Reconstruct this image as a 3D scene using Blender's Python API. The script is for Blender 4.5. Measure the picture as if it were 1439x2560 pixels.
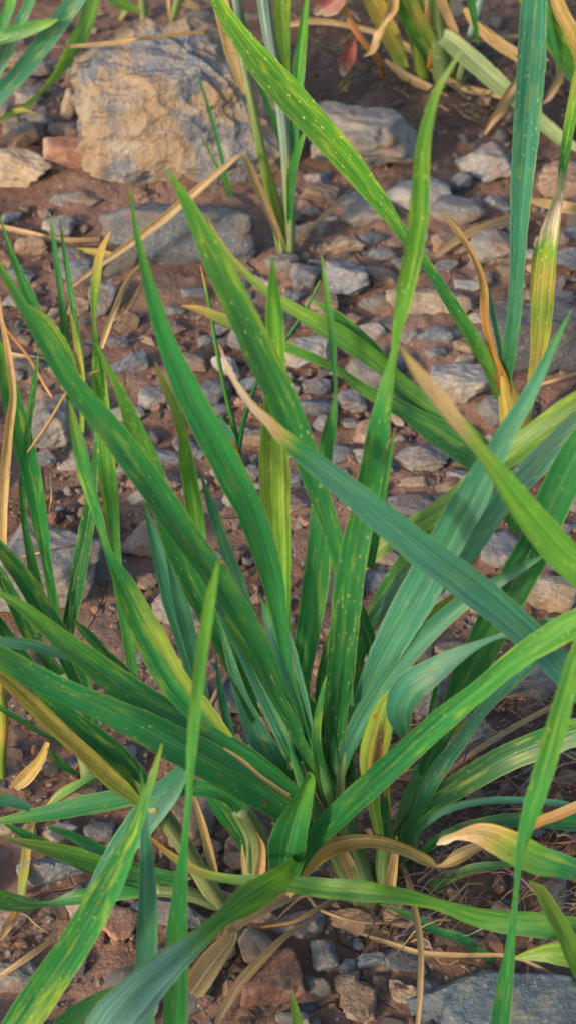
import bpy, bmesh, math, random
import numpy as np
from mathutils import Vector, noise
R = math.radians
random.seed(7)
sc = bpy.context.scene
for o in list(bpy.data.objects): bpy.data.objects.remove(o)

# ------------------------------------------------------------------ camera
CAM_H, PITCH, VFOV = 0.60, R(42.0), R(35.0)
F = 1280 / math.tan(VFOV / 2)                     # focal length in photograph pixels
cam = bpy.data.cameras.new('camera'); camo = bpy.data.objects.new('camera', cam)
sc.collection.objects.link(camo); sc.camera = camo
cam.sensor_fit = 'VERTICAL'; cam.sensor_height = 36; cam.lens = 18 / math.tan(VFOV / 2)
cam.clip_start, cam.clip_end = 0.01, 500
camo.location = (0, 0, CAM_H); camo.rotation_euler = (math.pi / 2 - PITCH, 0, 0)
cam.dof.use_dof = True; cam.dof.focus_distance = 0.74; cam.dof.aperture_fstop = 17

# ------------------------------------------------------------------ sky, sun, exposure
SUN_EL, SUN_AZ = R(22), R(226)                    # azimuth: direction the light comes from, clockwise from +Y
w = bpy.data.worlds.new('World'); sc.world = w; w.use_nodes = True
nt = w.node_tree; bg = nt.nodes['Background']
sky = nt.nodes.new('ShaderNodeTexSky'); sky.sky_type = 'NISHITA'; sky.sun_disc = False
sky.sun_elevation = SUN_EL; sky.sun_rotation = SUN_AZ; sky.dust_density = 2.0
nt.links.new(sky.outputs[0], bg.inputs[0]); bg.inputs[1].default_value = 0.15
sl = bpy.data.lights.new('sun', 'SUN'); so = bpy.data.objects.new('sun', sl); sc.collection.objects.link(so)
sl.energy = 2.1; sl.angle = R(5); sl.color = (1.0, 0.76, 0.50)
sd = Vector((math.sin(SUN_AZ) * math.cos(SUN_EL), math.cos(SUN_AZ) * math.cos(SUN_EL), math.sin(SUN_EL)))
so.rotation_euler = sd.to_track_quat('Z', 'Y').to_euler(); so.location = sd * 5
sc.view_settings.view_transform = 'Standard'; sc.view_settings.look = 'None'
sc.view_settings.exposure = 1.15; sc.view_settings.gamma = 1
sc.cycles.use_denoising = True
sc.cycles.max_bounces = 5; sc.cycles.diffuse_bounces = 3; sc.cycles.glossy_bounces = 2; sc.cycles.transmission_bounces = 3
sc.cycles.use_adaptive_sampling = True; sc.cycles.adaptive_threshold = 0.02

# ------------------------------------------------------------------ geometry helpers
CAM = Vector((0, 0, CAM_H))
FW = Vector((0, math.cos(PITCH), -math.sin(PITCH))); UP = Vector((0, math.sin(PITCH), math.cos(PITCH)))
def ray(px, py): return FW + Vector((1, 0, 0)) * ((px - 719.5) / F) + UP * ((1280 - py) / F)
def gy(row):                                       # forward distance of the ground seen at a picture row
    d = ray(719.5, row); return d.y * CAM_H / -d.z
def at(px, py, Y): d = ray(px, py); return CAM + d * (Y / d.y)
def ground(px, py, z=0.0): d = ray(px, py); return CAM + d * ((CAM_H - z) / -d.z)
def fbm(x, y, z, o=4): return noise.fractal(Vector((x, y, z)), 0.9, 2.0, o)
def hf(x, y):                                      # ground relief
    n = 0.007 * noise.noise(Vector((x * 5, y * 5, 3.1))) + 0.0035 * noise.noise(Vector((x * 17, y * 17, 8.2)))
    return n
def link(o, parent=None):
    sc.collection.objects.link(o)
    if parent: o.parent = parent
    return o
def tag(o, label=None, cat=None, group=None, kind=None):
    for k, v in (('label', label), ('category', cat), ('group', group), ('kind', kind)):
        if v: o[k] = v
    return o

# ------------------------------------------------------------------ materials
def newmat(name):
    m = bpy.data.materials.new(name); m.use_nodes = True
    n = m.node_tree.nodes; n.clear(); out = n.new('ShaderNodeOutputMaterial')
    return m, n, m.node_tree.links, out
def math_node(n, l, op, a, b=None, clamp=False):
    k = n.new('ShaderNodeMath'); k.operation = op; k.use_clamp = clamp
    for i, v in enumerate((a, b)):
        if v is None: continue
        if isinstance(v, (int, float)): k.inputs[i].default_value = v
        else: l.new(v, k.inputs[i])
    return k.outputs[0]
def mixc(n, l, fac, a, b, mode='MIX'):
    k = n.new('ShaderNodeMix'); k.data_type = 'RGBA'; k.blend_type = mode
    for s, v in ((k.inputs[0], fac), (k.inputs[6], a), (k.inputs[7], b)):
        if isinstance(v, (int, float)): s.default_value = v
        elif isinstance(v, tuple): s.default_value = v if len(v) == 4 else (*v, 1)
        else: l.new(v, s)
    return k.outputs[2]
def ramp(n, l, x, lo, hi):
    k = n.new('ShaderNodeMapRange'); k.interpolation_type = 'SMOOTHSTEP'
    l.new(x, k.inputs[0]); k.inputs[1].default_value = lo; k.inputs[2].default_value = hi
    return k.outputs[0]
def noise_tex(n, l, vec, scale, detail=4, rough=0.6):
    k = n.new('ShaderNodeTexNoise'); k.inputs['Scale'].default_value = scale
    k.inputs['Detail'].default_value = detail; k.inputs['Roughness'].default_value = rough
    l.new(vec, k.inputs['Vector']); return k.outputs['Fac']

def leaf_material():
    m, n, l, out = newmat('wheat_leaf')
    uv = n.new('ShaderNodeUVMap'); oi = n.new('ShaderNodeObjectInfo')
    sep = n.new('ShaderNodeSeparateXYZ'); l.new(uv.outputs[0], sep.inputs[0]); u, v = sep.outputs[0], sep.outputs[1]
    off = math_node(n, l, 'MULTIPLY', oi.outputs['Random'], 91.0)
    def vec(su, sv):
        c = n.new('ShaderNodeCombineXYZ')
        l.new(math_node(n, l, 'MULTIPLY', u, su), c.inputs[0])
        l.new(math_node(n, l, 'MULTIPLY', v, sv), c.inputs[1]); l.new(off, c.inputs[2])
        return c.outputs[0]
    col = n.new('ShaderNodeAttribute'); col.attribute_name = 'tint'
    prm = n.new('ShaderNodeAttribute'); prm.attribute_name = 'marks'
    ps = n.new('ShaderNodeSeparateXYZ'); l.new(prm.outputs['Vector'], ps.inputs[0])
    spot, rust, vein_k = ps.outputs[0], ps.outputs[1], ps.outputs[2]
    c = col.outputs['Color']
    # fine parallel veins
    vn = noise_tex(n, l, vec(22, 0.10), 1.0, 2, 0.5)
    vv = ramp(n, l, vn, 0.35, 0.65)
    c = mixc(n, l, math_node(n, l, 'MULTIPLY', math_node(n, l, 'SUBTRACT', 1.0, vv), 0.55), c, (0.012, 0.06, 0.02), 'MIX')
    v2 = ramp(n, l, noise_tex(n, l, vec(11, 0.05), 1.0, 1, 0.4), 0.38, 0.64)
    c = mixc(n, l, math_node(n, l, 'MULTIPLY', v2, 0.28), c, mixc(n, l, 1.0, c, (2.6, 1.6, 2.2), 'MULTIPLY'))
    # slow variation along and across the blade
    lv = noise_tex(n, l, vec(1.6, 0.28), 1.0, 3)
    hsv = n.new('ShaderNodeHueSaturation'); l.new(c, hsv.inputs['Color'])
    l.new(math_node(n, l, 'ADD', math_node(n, l, 'MULTIPLY', lv, 0.9), 0.55), hsv.inputs['Value'])
    l.new(math_node(n, l, 'ADD', math_node(n, l, 'MULTIPLY', lv, -0.05), 0.525), hsv.inputs['Hue'])
    c = hsv.outputs[0]
    # midrib: thin pale line with darker flanks; pale leaf margin
    du = math_node(n, l, 'ABSOLUTE', math_node(n, l, 'SUBTRACT', u, 0.5))
    mid = math_node(n, l, 'SUBTRACT', 1.0, ramp(n, l, du, 0.012, 0.05))
    c = mixc(n, l, math_node(n, l, 'MULTIPLY', mid, math_node(n, l, 'MULTIPLY', oi.outputs['Random'], 0.26)), c, (0.20, 0.33, 0.16))
    edge = ramp(n, l, du, 0.462, 0.497)
    c = mixc(n, l, math_node(n, l, 'MULTIPLY', edge, 0.45), c, (0.30, 0.36, 0.10))
    # chlorotic streaks, elongated along the veins
    bl = noise_tex(n, l, vec(5.0, 0.55), 1.0, 3, 0.55)
    blf = math_node(n, l, 'MULTIPLY', ramp(n, l, bl, 0.50, 0.74), spot)
    c = mixc(n, l, math_node(n, l, 'MULTIPLY', blf, 0.6), c, (0.36, 0.46, 0.04))
    # pale specks
    vo = n.new('ShaderNodeTexVoronoi'); vo.inputs['Scale'].default_value = 1.0; l.new(vec(8.0, 2.6), vo.inputs['Vector'])
    vs = n.new('ShaderNodeSeparateColor'); l.new(vo.outputs['Color'], vs.inputs[0])
    sp = math_node(n, l, 'SUBTRACT', 1.0, ramp(n, l, math_node(n, l, 'SUBTRACT', vo.outputs['Distance'], math_node(n, l, 'MULTIPLY', vs.outputs[2], 0.16)), 0.04, 0.16))
    sp = math_node(n, l, 'MULTIPLY', sp, math_node(n, l, 'MULTIPLY', ramp(n, l, vs.outputs[0], 0.25, 0.85), ramp(n, l, noise_tex(n, l, vec(2.2, 0.5), 1.0, 2), 0.36, 0.54)))
    c = mixc(n, l, math_node(n, l, 'MULTIPLY', sp, math_node(n, l, 'MULTIPLY', spot, 1.0, True)), c, (0.52, 0.52, 0.16))
    core = math_node(n, l, 'MULTIPLY', math_node(n, l, 'SUBTRACT', 1.0, ramp(n, l, vo.outputs['Distance'], 0.03, 0.09)), ramp(n, l, vs.outputs[1], 0.86, 0.90))
    c = mixc(n, l, math_node(n, l, 'MULTIPLY', core, math_node(n, l, 'MULTIPLY', spot, 1.2, True)), c, (0.20, 0.085, 0.03))
    dm = math_node(n, l, 'MULTIPLY', ramp(n, l, noise_tex(n, l, vec(3.0, 1.3), 1.0, 5, 0.7), 0.50, 0.68), vein_k)
    c = mixc(n, l, math_node(n, l, 'MULTIPLY', dm, 0.5), c, (0.17, 0.095, 0.045))
    # rust pustules
    vr = n.new('ShaderNodeTexVoronoi'); vr.inputs['Scale'].default_value = 1.0; l.new(vec(3.2, 1.1), vr.inputs['Vector'])
    vrc = n.new('ShaderNodeSeparateColor'); l.new(vr.outputs['Color'], vrc.inputs[0])
    rs = math_node(n, l, 'MULTIPLY', math_node(n, l, 'SUBTRACT', 1.0, ramp(n, l, vr.outputs['Distance'], 0.07, 0.20)),
                   ramp(n, l, vrc.outputs[1], 0.5, 0.7))
    c = mixc(n, l, math_node(n, l, 'MULTIPLY', rs, rust, True), c, (0.30, 0.10, 0.02))
    pb = n.new('ShaderNodeBsdfPrincipled'); l.new(c, pb.inputs['Base Color'])
    pb.inputs['Roughness'].default_value = 0.43; pb.inputs['Specular IOR Level'].default_value = 0.40
    bump = n.new('ShaderNodeBump'); bump.inputs['Strength'].default_value = 0.28; bump.inputs['Distance'].default_value = 0.0006
    l.new(math_node(n, l, 'ADD', vn, math_node(n, l, 'MULTIPLY', mid, 0.6)), bump.inputs['Height']); l.new(bump.outputs[0], pb.inputs['Normal'])
    tr = n.new('ShaderNodeBsdfTranslucent'); l.new(mixc(n, l, 1.0, c, (1.5, 1.25, 0.55), 'MULTIPLY'), tr.inputs[0])
    mx = n.new('ShaderNodeMixShader'); mx.inputs[0].default_value = 0.36
    l.new(pb.outputs[0], mx.inputs[1]); l.new(tr.outputs[0], mx.inputs[2]); l.new(mx.outputs[0], out.inputs[0])
    return m
LEAF = leaf_material()

def rock_material(name, a, b, c3, dust=0.35, k=1.0, patch=(0.46, 0.60), bumpd=0.004):
    m, n, l, out = newmat(name)
    tc = n.new('ShaderNodeTexCoord'); oi = n.new('ShaderNodeObjectInfo')
    add = n.new('ShaderNodeVectorMath'); add.operation = 'ADD'
    cmb = n.new('ShaderNodeCombineXYZ')
    for i in range(3): l.new(math_node(n, l, 'MULTIPLY', oi.outputs['Random'], 17.0 + 9 * i), cmb.inputs[i])
    l.new(tc.outputs['Object'], add.inputs[0]); l.new(cmb.outputs[0], add.inputs[1]); v = add.outputs[0]
    n1 = noise_tex(n, l, v, 28 * k, 6, 0.62); n2 = noise_tex(n, l, v, 62 * k, 6, 0.65); n3 = noise_tex(n, l, v, 420, 4, 0.7)
    c = mixc(n, l, ramp(n, l, n1, *patch), a, b)
    c = mixc(n, l, math_node(n, l, 'MULTIPLY', ramp(n, l, n2, 0.50, 0.66), 0.85), c, c3)
    # small pits and pale crystalline flecks
    c = mixc(n, l, math_node(n, l, 'MULTIPLY', ramp(n, l, n3, 0.55, 0.75), 0.35), c, (0.62, 0.58, 0.52))
    c = mixc(n, l, math_node(n, l, 'MULTIPLY', math_node(n, l, 'SUBTRACT', 1.0, ramp(n, l, n3, 0.28, 0.45)), 0.45), c, (0.06, 0.045, 0.035))
    # soil dust caked on
    n4 = noise_tex(n, l, v, 45 * k, 5, 0.6)
    c = mixc(n, l, math_node(n, l, 'MULTIPLY', ramp(n, l, n4, 0.48, 0.66), dust), c, (0.185, 0.118, 0.085))
    hsv = n.new('ShaderNodeHueSaturation'); l.new(c, hsv.inputs['Color'])
    l.new(math_node(n, l, 'ADD', math_node(n, l, 'MULTIPLY', oi.outputs['Random'], 0.5), 0.75), hsv.inputs['Value'])
    pb = n.new('ShaderNodeBsdfPrincipled'); l.new(hsv.outputs[0], pb.inputs['Base Color'])
    pb.inputs['Roughness'].default_value = 0.8; pb.inputs['Specular IOR Level'].default_value = 0.25
    bump = n.new('ShaderNodeBump'); bump.inputs['Strength'].default_value = 0.8; bump.inputs['Distance'].default_value = bumpd
    h = math_node(n, l, 'ADD', n2, math_node(n, l, 'MULTIPLY', n3, 0.35))
    l.new(h, bump.inputs['Height']); l.new(bump.outputs[0], pb.inputs['Normal']); l.new(pb.outputs[0], out.inputs[0])
    return m
RK = {
 'grey': rock_material('grey_limestone', (0.185, 0.172, 0.155), (0.112, 0.115, 0.122), (0.235, 0.19, 0.145), 0.7),
 'blue': rock_material('blue_grey_stone', (0.120, 0.134, 0.152), (0.072, 0.085, 0.106), (0.19, 0.172, 0.15), 0.5),
 'tan': rock_material('tan_limestone', (0.28, 0.205, 0.135), (0.20, 0.16, 0.12), (0.31, 0.26, 0.20), 0.45),
 'pale': rock_material('pale_limestone', (0.235, 0.22, 0.20), (0.15, 0.155, 0.165), (0.22, 0.18, 0.135), 0.55),
 'red': rock_material('reddish_stone', (0.25, 0.125, 0.085), (0.19, 0.095, 0.07), (0.32, 0.22, 0.16), 0.2),
 'brown': rock_material('brown_stone', (0.21, 0.14, 0.095), (0.16, 0.115, 0.09), (0.25, 0.21, 0.18), 0.35),
 'dark': rock_material('dark_stone', (0.085, 0.085, 0.09), (0.06, 0.058, 0.062), (0.14, 0.115, 0.10), 0.3),
 'teal': rock_material('blue_green_slate', (0.075, 0.10, 0.115), (0.05, 0.07, 0.09), (0.15, 0.15, 0.12), 0.12),
 'boulder': rock_material('weathered_boulder', (0.30, 0.22, 0.145), (0.15, 0.165, 0.20), (0.34, 0.305, 0.26), 0.18, 0.8, (0.47, 0.58), 0.014),
}
def soil_material():
    m, n, l, out = newmat('red_brown_soil')
    tc = n.new('ShaderNodeTexCoord'); v = tc.outputs['Object']
    n1 = noise_tex(n, l, v, 7, 5); n2 = noise_tex(n, l, v, 60, 6, 0.65); n3 = noise_tex(n, l, v, 420, 4, 0.7)
    c = mixc(n, l, ramp(n, l, n1, 0.36, 0.64), (0.135, 0.074, 0.053), (0.215, 0.135, 0.102))
    c = mixc(n, l, math_node(n, l, 'MULTIPLY', ramp(n, l, n2, 0.5, 0.7), 0.6), c, (0.215, 0.145, 0.115))
    c = mixc(n, l, math_node(n, l, 'MULTIPLY', ramp(n, l, n3, 0.58, 0.75), 0.5), c, (0.34, 0.25, 0.20))
    c = mixc(n, l, math_node(n, l, 'MULTIPLY', math_node(n, l, 'SUBTRACT', 1.0, ramp(n, l, n3, 0.28, 0.45)), 0.5), c, (0.07, 0.04, 0.03))
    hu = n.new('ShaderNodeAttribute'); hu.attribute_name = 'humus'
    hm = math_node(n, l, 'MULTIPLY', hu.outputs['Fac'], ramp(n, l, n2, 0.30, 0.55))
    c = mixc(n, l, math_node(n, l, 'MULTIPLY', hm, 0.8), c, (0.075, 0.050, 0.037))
    # mineral flecks
    vo = n.new('ShaderNodeTexVoronoi'); vo.inputs['Scale'].default_value = 300; l.new(v, vo.inputs['Vector'])
    vc = n.new('ShaderNodeSeparateColor'); l.new(vo.outputs['Color'], vc.inputs[0])
    fl = math_node(n, l, 'MULTIPLY', math_node(n, l, 'SUBTRACT', 1.0, ramp(n, l, vo.outputs['Distance'], 0.15, 0.35)), ramp(n, l, vc.outputs[0], 0.86, 0.92))
    c = mixc(n, l, math_node(n, l, 'MULTIPLY', fl, 0.7), c, (0.42, 0.38, 0.34))
    # drying cracks
    wv = n.new('ShaderNodeVectorMath'); wv.operation = 'ADD'
    nz = n.new('ShaderNodeTexNoise'); nz.inputs['Scale'].default_value = 18; l.new(v, nz.inputs['Vector'])
    sc_ = n.new('ShaderNodeVectorMath'); sc_.operation = 'SCALE'; sc_.inputs['Scale'].default_value = 0.05; l.new(nz.outputs['Color'], sc_.inputs[0])
    l.new(v, wv.inputs[0]); l.new(sc_.outputs[0], wv.inputs[1])
    vk = n.new('ShaderNodeTexVoronoi'); vk.feature = 'DISTANCE_TO_EDGE'; vk.inputs['Scale'].default_value = 11; l.new(wv.outputs[0], vk.inputs['Vector'])
    crack = math_node(n, l, 'MULTIPLY', math_node(n, l, 'SUBTRACT', 1.0, ramp(n, l, vk.outputs['Distance'], 0.004, 0.014)), ramp(n, l, n1, 0.46, 0.56))
    pb = n.new('ShaderNodeBsdfPrincipled'); l.new(c, pb.inputs['Base Color'])
    pb.inputs['Roughness'].default_value = 0.95; pb.inputs['Specular IOR Level'].default_value = 0.15
    bump = n.new('ShaderNodeBump'); bump.inputs['Strength'].default_value = 0.9; bump.inputs['Distance'].default_value = 0.004
    h = math_node(n, l, 'ADD', math_node(n, l, 'ADD', n2, math_node(n, l, 'MULTIPLY', n3, 0.35)), math_node(n, l, 'MULTIPLY', crack, -1.2))
    l.new(h, bump.inputs['Height']); l.new(bump.outputs[0], pb.inputs['Normal']); l.new(pb.outputs[0], out.inputs[0])
    return m

# ------------------------------------------------------------------ ground: one sheet, fine near the camera, coarse to the horizon
def axis(lo, hi, step, far):
    a = list(np.arange(lo, hi, step)); s = step; x = a[0]; pre = []
    while x > -far: s *= 1.22; x -= s; pre.append(x)
    s = step; x = a[-1]; post = []
    while x < far: s *= 1.22; x += s; post.append(x)
    return pre[::-1] + a + post
xs, ys = axis(-0.42, 0.48, 0.0026, 60), axis(0.22, 1.5, 0.0030, 60)

# ------------------------------------------------------------------ rocks
def rock_mesh(name, seed, sub=4, cuts=14, rough=0.10, box=0.25, faces=None):
    rnd = random.Random(seed)
    planes = []
    for i in range(cuts):
        v = Vector((rnd.gauss(0, 1), rnd.gauss(0, 1), rnd.gauss(0, 1))).normalized()
        planes.append((v, rnd.uniform(0.58, 0.98)))
    if faces: planes = [(Vector(f[:3]).normalized(), f[3]) for f in faces]
    for ax in () if faces else ((1, 0, 0), (-1, 0, 0), (0, 1, 0), (0, -1, 0), (0, 0, 1), (0, 0, -1)):
        v = (Vector(ax) + Vector((rnd.gauss(0, box), rnd.gauss(0, box), rnd.gauss(0, box)))).normalized()
        planes.append((v, rnd.uniform(0.60, 0.78)))
    bm = bmesh.new(); bmesh.ops.create_icosphere(bm, subdivisions=sub, radius=1)
    so_ = Vector((seed * 3.7 % 50, seed * 1.3 % 50, 0))
    for v in bm.verts:
        d = v.co.normalized(); r = 1.3
        for pn, pd in planes:
            q = d.dot(pn)
            if q > 0.05: r = min(r, pd / q)
        v.co = d * r
        if sub >= 3:
            p = v.co * 2.0 + so_
            rg = 1 - abs(noise.noise(p * 1.7 + Vector((9, 4, 2))))
            v.co *= 1 + rough * noise.fractal(p, 0.75, 2.1, 6) + rough * 0.9 * (rg ** 3 - 0.5) - rough * 0.8 * max(0, noise.noise(p * 3.1)) ** 2
    mn = Vector([min(v.co[i] for v in bm.verts) for i in range(3)]); mx = Vector([max(v.co[i] for v in bm.verts) for i in range(3)])
    for v in bm.verts:
        for i in range(3): v.co[i] = (v.co[i] - (mn[i] + mx[i]) / 2) / (mx[i] - mn[i])
    me = bpy.data.meshes.new(name); bm.to_mesh(me); bm.free()
    me.polygons.foreach_set('use_smooth', [sub >= 4] * len(me.polygons))
    return me
occupied = []; named_rocks = []
def rock(x0, y0, x1, y1, mat, label, seed, k=0.7, rz=0, sub=4, cuts=14, rough=0.10, name='stone', cat='stone', sink=0.12, group=None, box=0.25, faces=None):
    Yf = gy(y1); a = math.atan2(CAM_H, Yf); xc = (x0 + x1) / 2
    d = math.hypot(CAM_H, Yf)
    E = (y1 - y0) * d / F
    D = E / (k * math.cos(a) + math.sin(a)); H = k * D
    dc = math.hypot(CAM_H - H / 2, Yf + D / 2); W = (x1 - x0) * dc / F
    Yc = Yf + D * 0.5
    X = (xc - 719.5) / F * (Yc * math.cos(PITCH) + (CAM_H - H / 2) * math.sin(PITCH))
    me = rock_mesh(name, seed, sub, cuts, rough, box, faces)
    Ht = H * (1 + sink)
    co = np.empty(len(me.vertices) * 3); me.vertices.foreach_get('co', co); co = co.reshape(-1, 3)
    co[:, 0] *= W; co[:, 1] *= D; co[:, 2] = co[:, 2] * Ht + Ht / 2
    me.vertices.foreach_set('co', co.ravel()); me.update()
    me.materials.append(RK[mat])
    o = link(bpy.data.objects.new(name, me)); o.location = (X, Yc, hf(X, Yc) - Ht * sink)
    o.rotation_euler = (0, 0, R(rz)); named_rocks.append((xc, (y0 + y1) / 2, label))
    tag(o, label, cat, group); occupied.append((X, Yc, max(W, D) / 2))
    return o
#ROCKS
rock(172, 40, 752, 484, 'boulder', 'big weathered tan and grey boulder at the top left', 11, 1.2, 0, 7, 0, 0.11, 'boulder', 'boulder', 0.1,
     faces=[(-1, -.15, .05, .80), (.2, -1, .28, .74), (-.5, -1, .05, .86), (.9, -.5, .35, .74), (1, .2, 0, .95), (.62, -.1, .75, .70), (-.2, -.25, 1, .72), (-.75, 0, .7, .92), (0, 1, .1, .8), (0, 0, -1, .7), (.1, -1, -.5, .9), (-.1, -.8, .9, .86)])
rock(240, 470, 640, 672, 'blue', 'long grey slab lying in front of the big boulder', 23, 1.0, 0, 5, 12, 0.09, box=0.12)
rock(768, 246, 1064, 448, 'grey', 'wide grey stone with flat top below the withered flower', 31, 0.9, 0, 5, 12, 0.10, box=0.15)
rock(1140, 338, 1290, 472, 'pale', 'pale angular stone beside the tall right hand leaf', 42, 0.7, 0, 5)
rock(1338, 395, 1500, 530, 'brown', 'pinkish brown flat stone cut by the right edge', 47, 0.6, 0, 5)
rock(1065, 480, 1212, 578, 'grey', 'flat notched grey stone just above the brown dry leaf tip', 52, 0.5, 0, 4)
rock(935, 445, 1130, 548, 'pale', 'white topped stone behind the tall bending leaf', 57, 0.6, 0, 4)
rock(1115, 415, 1180, 492, 'blue', 'narrow blue grey sliver leaning by the notched stone', 58, 0.9, 20, 4)
rock(848, 480, 985, 582, 'grey', 'grey stone half under the long spotted diagonal leaf', 61, 0.5, 0, 4)
rock(812, 578, 912, 640, 'tan', 'small tan stone above the round grey one', 63, 0.6, 0, 4)
rock(805, 628, 922, 756, 'blue', 'rounded blue grey stone right of the centre', 67, 0.8, 0, 5, 20)
rock(722, 645, 806, 728, 'blue', 'small blue stone with a white patch near the stem base', 71, 0.7, 0, 4)
rock(905, 662, 1000, 726, 'brown', 'brown wedge of stone beside the rounded blue grey one', 73, 0.6, 0, 4)
rock(962, 698, 1180, 796, 'tan', 'long tan stone crossed by the tall bending leaf', 79, 0.6, 0, 5, 16, 0.07)
rock(1120, 690, 1212, 742, 'pale', 'small pale flat chip behind the long tan stone', 83, 0.4, 0, 4)
rock(1165, 565, 1290, 680, 'grey', 'grey block behind the brown dry leaf', 84, 0.6, 0, 4)
rock(1190, 715, 1480, 960, 'dark', 'large dark stone behind the yellow striped leaf', 89, 0.9, 0, 5, 12, 0.08)
rock(1062, 885, 1245, 1012, 'pale', 'whitish grey block below the diagonal leaf on the right', 97, 0.75, 0, 5, 12, 0.09, box=0.12)
rock(1192, 955, 1262, 1075, 'pale', 'small white faced stone at the yellow plant base', 101, 0.9, 0, 4)
rock(1060, 862, 1120, 905, 'blue', 'little blue grey cobble above the whitish block', 103, 0.7, 0, 4)
rock(985, 1085, 1135, 1178, 'pale', 'broad pale stone under the two crossing green leaves', 107, 0.6, 0, 5)
rock(990, 1175, 1070, 1218, 'tan', 'small tan stone touching the broad pale one', 109, 0.6, 0, 4)
rock(1085, 1188, 1142, 1228, 'tan', 'tiny rounded tan pebble below the broad pale stone', 110, 0.7, 0, 4, 22)
rock(965, 1215, 1100, 1285, 'grey', 'flat grey stone half hidden by the wide blue green leaf', 113, 0.35, 0, 4)
rock(838, 960, 918, 1030, 'pale', 'pale squarish stone right of the twisted narrow leaf', 127, 0.7, 0, 4)
rock(780, 1018, 832, 1078, 'pale', 'small pale rounded pebble left of the twisted narrow leaf', 131, 0.8, 0, 4, 22)
rock(848, 1028, 905, 1065, 'grey', 'small grey pebble under the squarish pale stone', 137, 0.6, 0, 4)
rock(878, 1030, 935, 1110, 'brown', 'brown stone beside the twisted leaf edge', 139, 0.7, 0, 4)
rock(705, 825, 832, 930, 'pale', 'grey stone with a pale corner behind the narrow leaf', 149, 0.7, 0, 5)
rock(862, 870, 985, 990, 'grey', 'grey block under the three overlapping diagonal leaves', 151, 0.6, 0, 4)
rock(775, 1090, 895, 1160, 'blue', 'bluish flat stone left of the tall bending leaf', 152, 0.4, 0, 4)
rock(-40, 362, 134, 478, 'tan', 'long tan stone at the left edge', 157, 0.8, -8, 5)
rock(108, 335, 244, 452, 'red', 'reddish brick coloured stone beside the big boulder', 163, 0.9, 15, 4, 8, 0.03, box=0.2)
rock(10, 296, 118, 384, 'brown', 'dull olive brown slab behind the long tan stone', 167, 0.6, 20, 4)
rock(150, 205, 215, 310, 'tan', 'upright tan flake leaning against the boulder', 173, 0.9, 0, 4)
rock(38, 222, 106, 275, 'pale', 'pale chip under the yellowing leaf at top left', 179, 0.6, 0, 4)
rock(110, 300, 196, 350, 'tan', 'small tan stone above the brick coloured one', 181, 0.6, 0, 4)
rock(118, 460, 262, 525, 'grey', 'low grey stone in shade left of the slab', 191, 0.4, 0, 4)
rock(100, 520, 195, 600, 'grey', 'grey lump behind the two thin upright blades', 193, 0.5, 0, 4)
rock(140, 640, 252, 722, 'blue', 'blue grey stone crossed by the two thin upright blades', 197, 0.6, 0, 4)
rock(215, 685, 295, 800, 'blue', 'blue grey stone behind the orange tipped blade', 199, 0.6, 0, 4)
rock(165, 730, 232, 800, 'brown', 'brownish grey cobble on the left by thin blades', 211, 0.7, 0, 4, 20)
rock(358, 700, 432, 748, 'blue', 'bluish stone left of the broadest centre leaf', 213, 0.4, 0, 4)
rock(452, 714, 522, 758, 'pale', 'pale pebble by the thin brown stalk', 223, 0.5, 0, 4)
rock(440, 876, 518, 938, 'brown', 'flat brownish disc stone between two long centre leaves', 227, 0.35, 0, 4, 20)
rock(345, 945, 450, 1040, 'grey', 'flat shiny grey stone left of the long centre leaf', 229, 0.35, 0, 4)
rock(486, 925, 575, 1015, 'blue', 'blue grey flake beside the thin green stalk', 233, 0.4, 0, 4)
rock(75, 925, 200, 1128, 'grey', 'tall pale grey stone behind the left leaves', 239, 0.6, 0, 5)
rock(20, 880, 132, 935, 'dark', 'dark stone at the left below the dry brown stalk', 241, 0.5, 0, 4)
rock(580, 1050, 720, 1120, 'brown', 'brown clod like stone at the seedling base', 243, 0.6, 0, 4)
rock(-60, 1255, 265, 1568, 'pale', 'large pale flat topped rock at the left edge', 251, 0.6, 0, 6, 12, 0.07, 'boulder', 'boulder', box=0.15)
rock(375, 1455, 525, 1590, 'pale', 'pale stone seen between the lower left leaves', 257, 0.5, 0, 5)
rock(300, 1285, 440, 1400, 'brown', 'brown stone behind the lower left leaves', 263, 0.5, 0, 4)
rock(1300, 1408, 1448, 1548, 'tan', 'tan block at the right edge below the crossing leaves', 269, 0.8, 0, 5, 12, 0.07)
rock(1195, 1310, 1310, 1425, 'pale', 'grey white stone between the dark right hand leaves', 271, 0.5, 0, 4)
rock(1180, 1635, 1420, 1772, 'grey', 'flat grey stone with tan blotches under the right leaves', 277, 0.45, 0, 5)
rock(1020, 1650, 1125, 1830, 'grey', 'grey stone behind the rust spotted leaf', 281, 0.6, 0, 5)
rock(1085, 1770, 1260, 1920, 'grey', 'blue grey stone among the dead roots', 283, 0.5, 0, 5)
rock(1080, 1585, 1200, 1655, 'tan', 'tan stone under the pale twisted leaf', 285, 0.5, 0, 4)
rock(1020, 2412, 1480, 2640, 'teal', 'big blue green slate at the bottom right corner', 293, 0.35, 0, 6, 0, 0.06, 'boulder', 'boulder',
     faces=[(-1, -.2, .3, .72), (-.75, .8, .3, .66), (.1, 1, .3, .70), (.5, 1, .2, .8), (1, .2, 0, .8), (0, -1, 0, .8), (.05, -.08, 1, .60), (-.5, .1, .8, .70), (0, 0, -1, .7)])
rock(580, 2370, 755, 2540, 'red', 'reddish angular stone at the bottom centre', 307, 0.6, 25, 5, 8, 0.05)
rock(245, 2255, 345, 2378, 'red', 'pinkish brown stone left of the dark upright blade', 311, 0.5, 0, 5, 10, 0.05)
rock(600, 2325, 690, 2440, 'grey', 'grey white stone above the reddish angular one', 313, 0.6, 10, 4)
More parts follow.
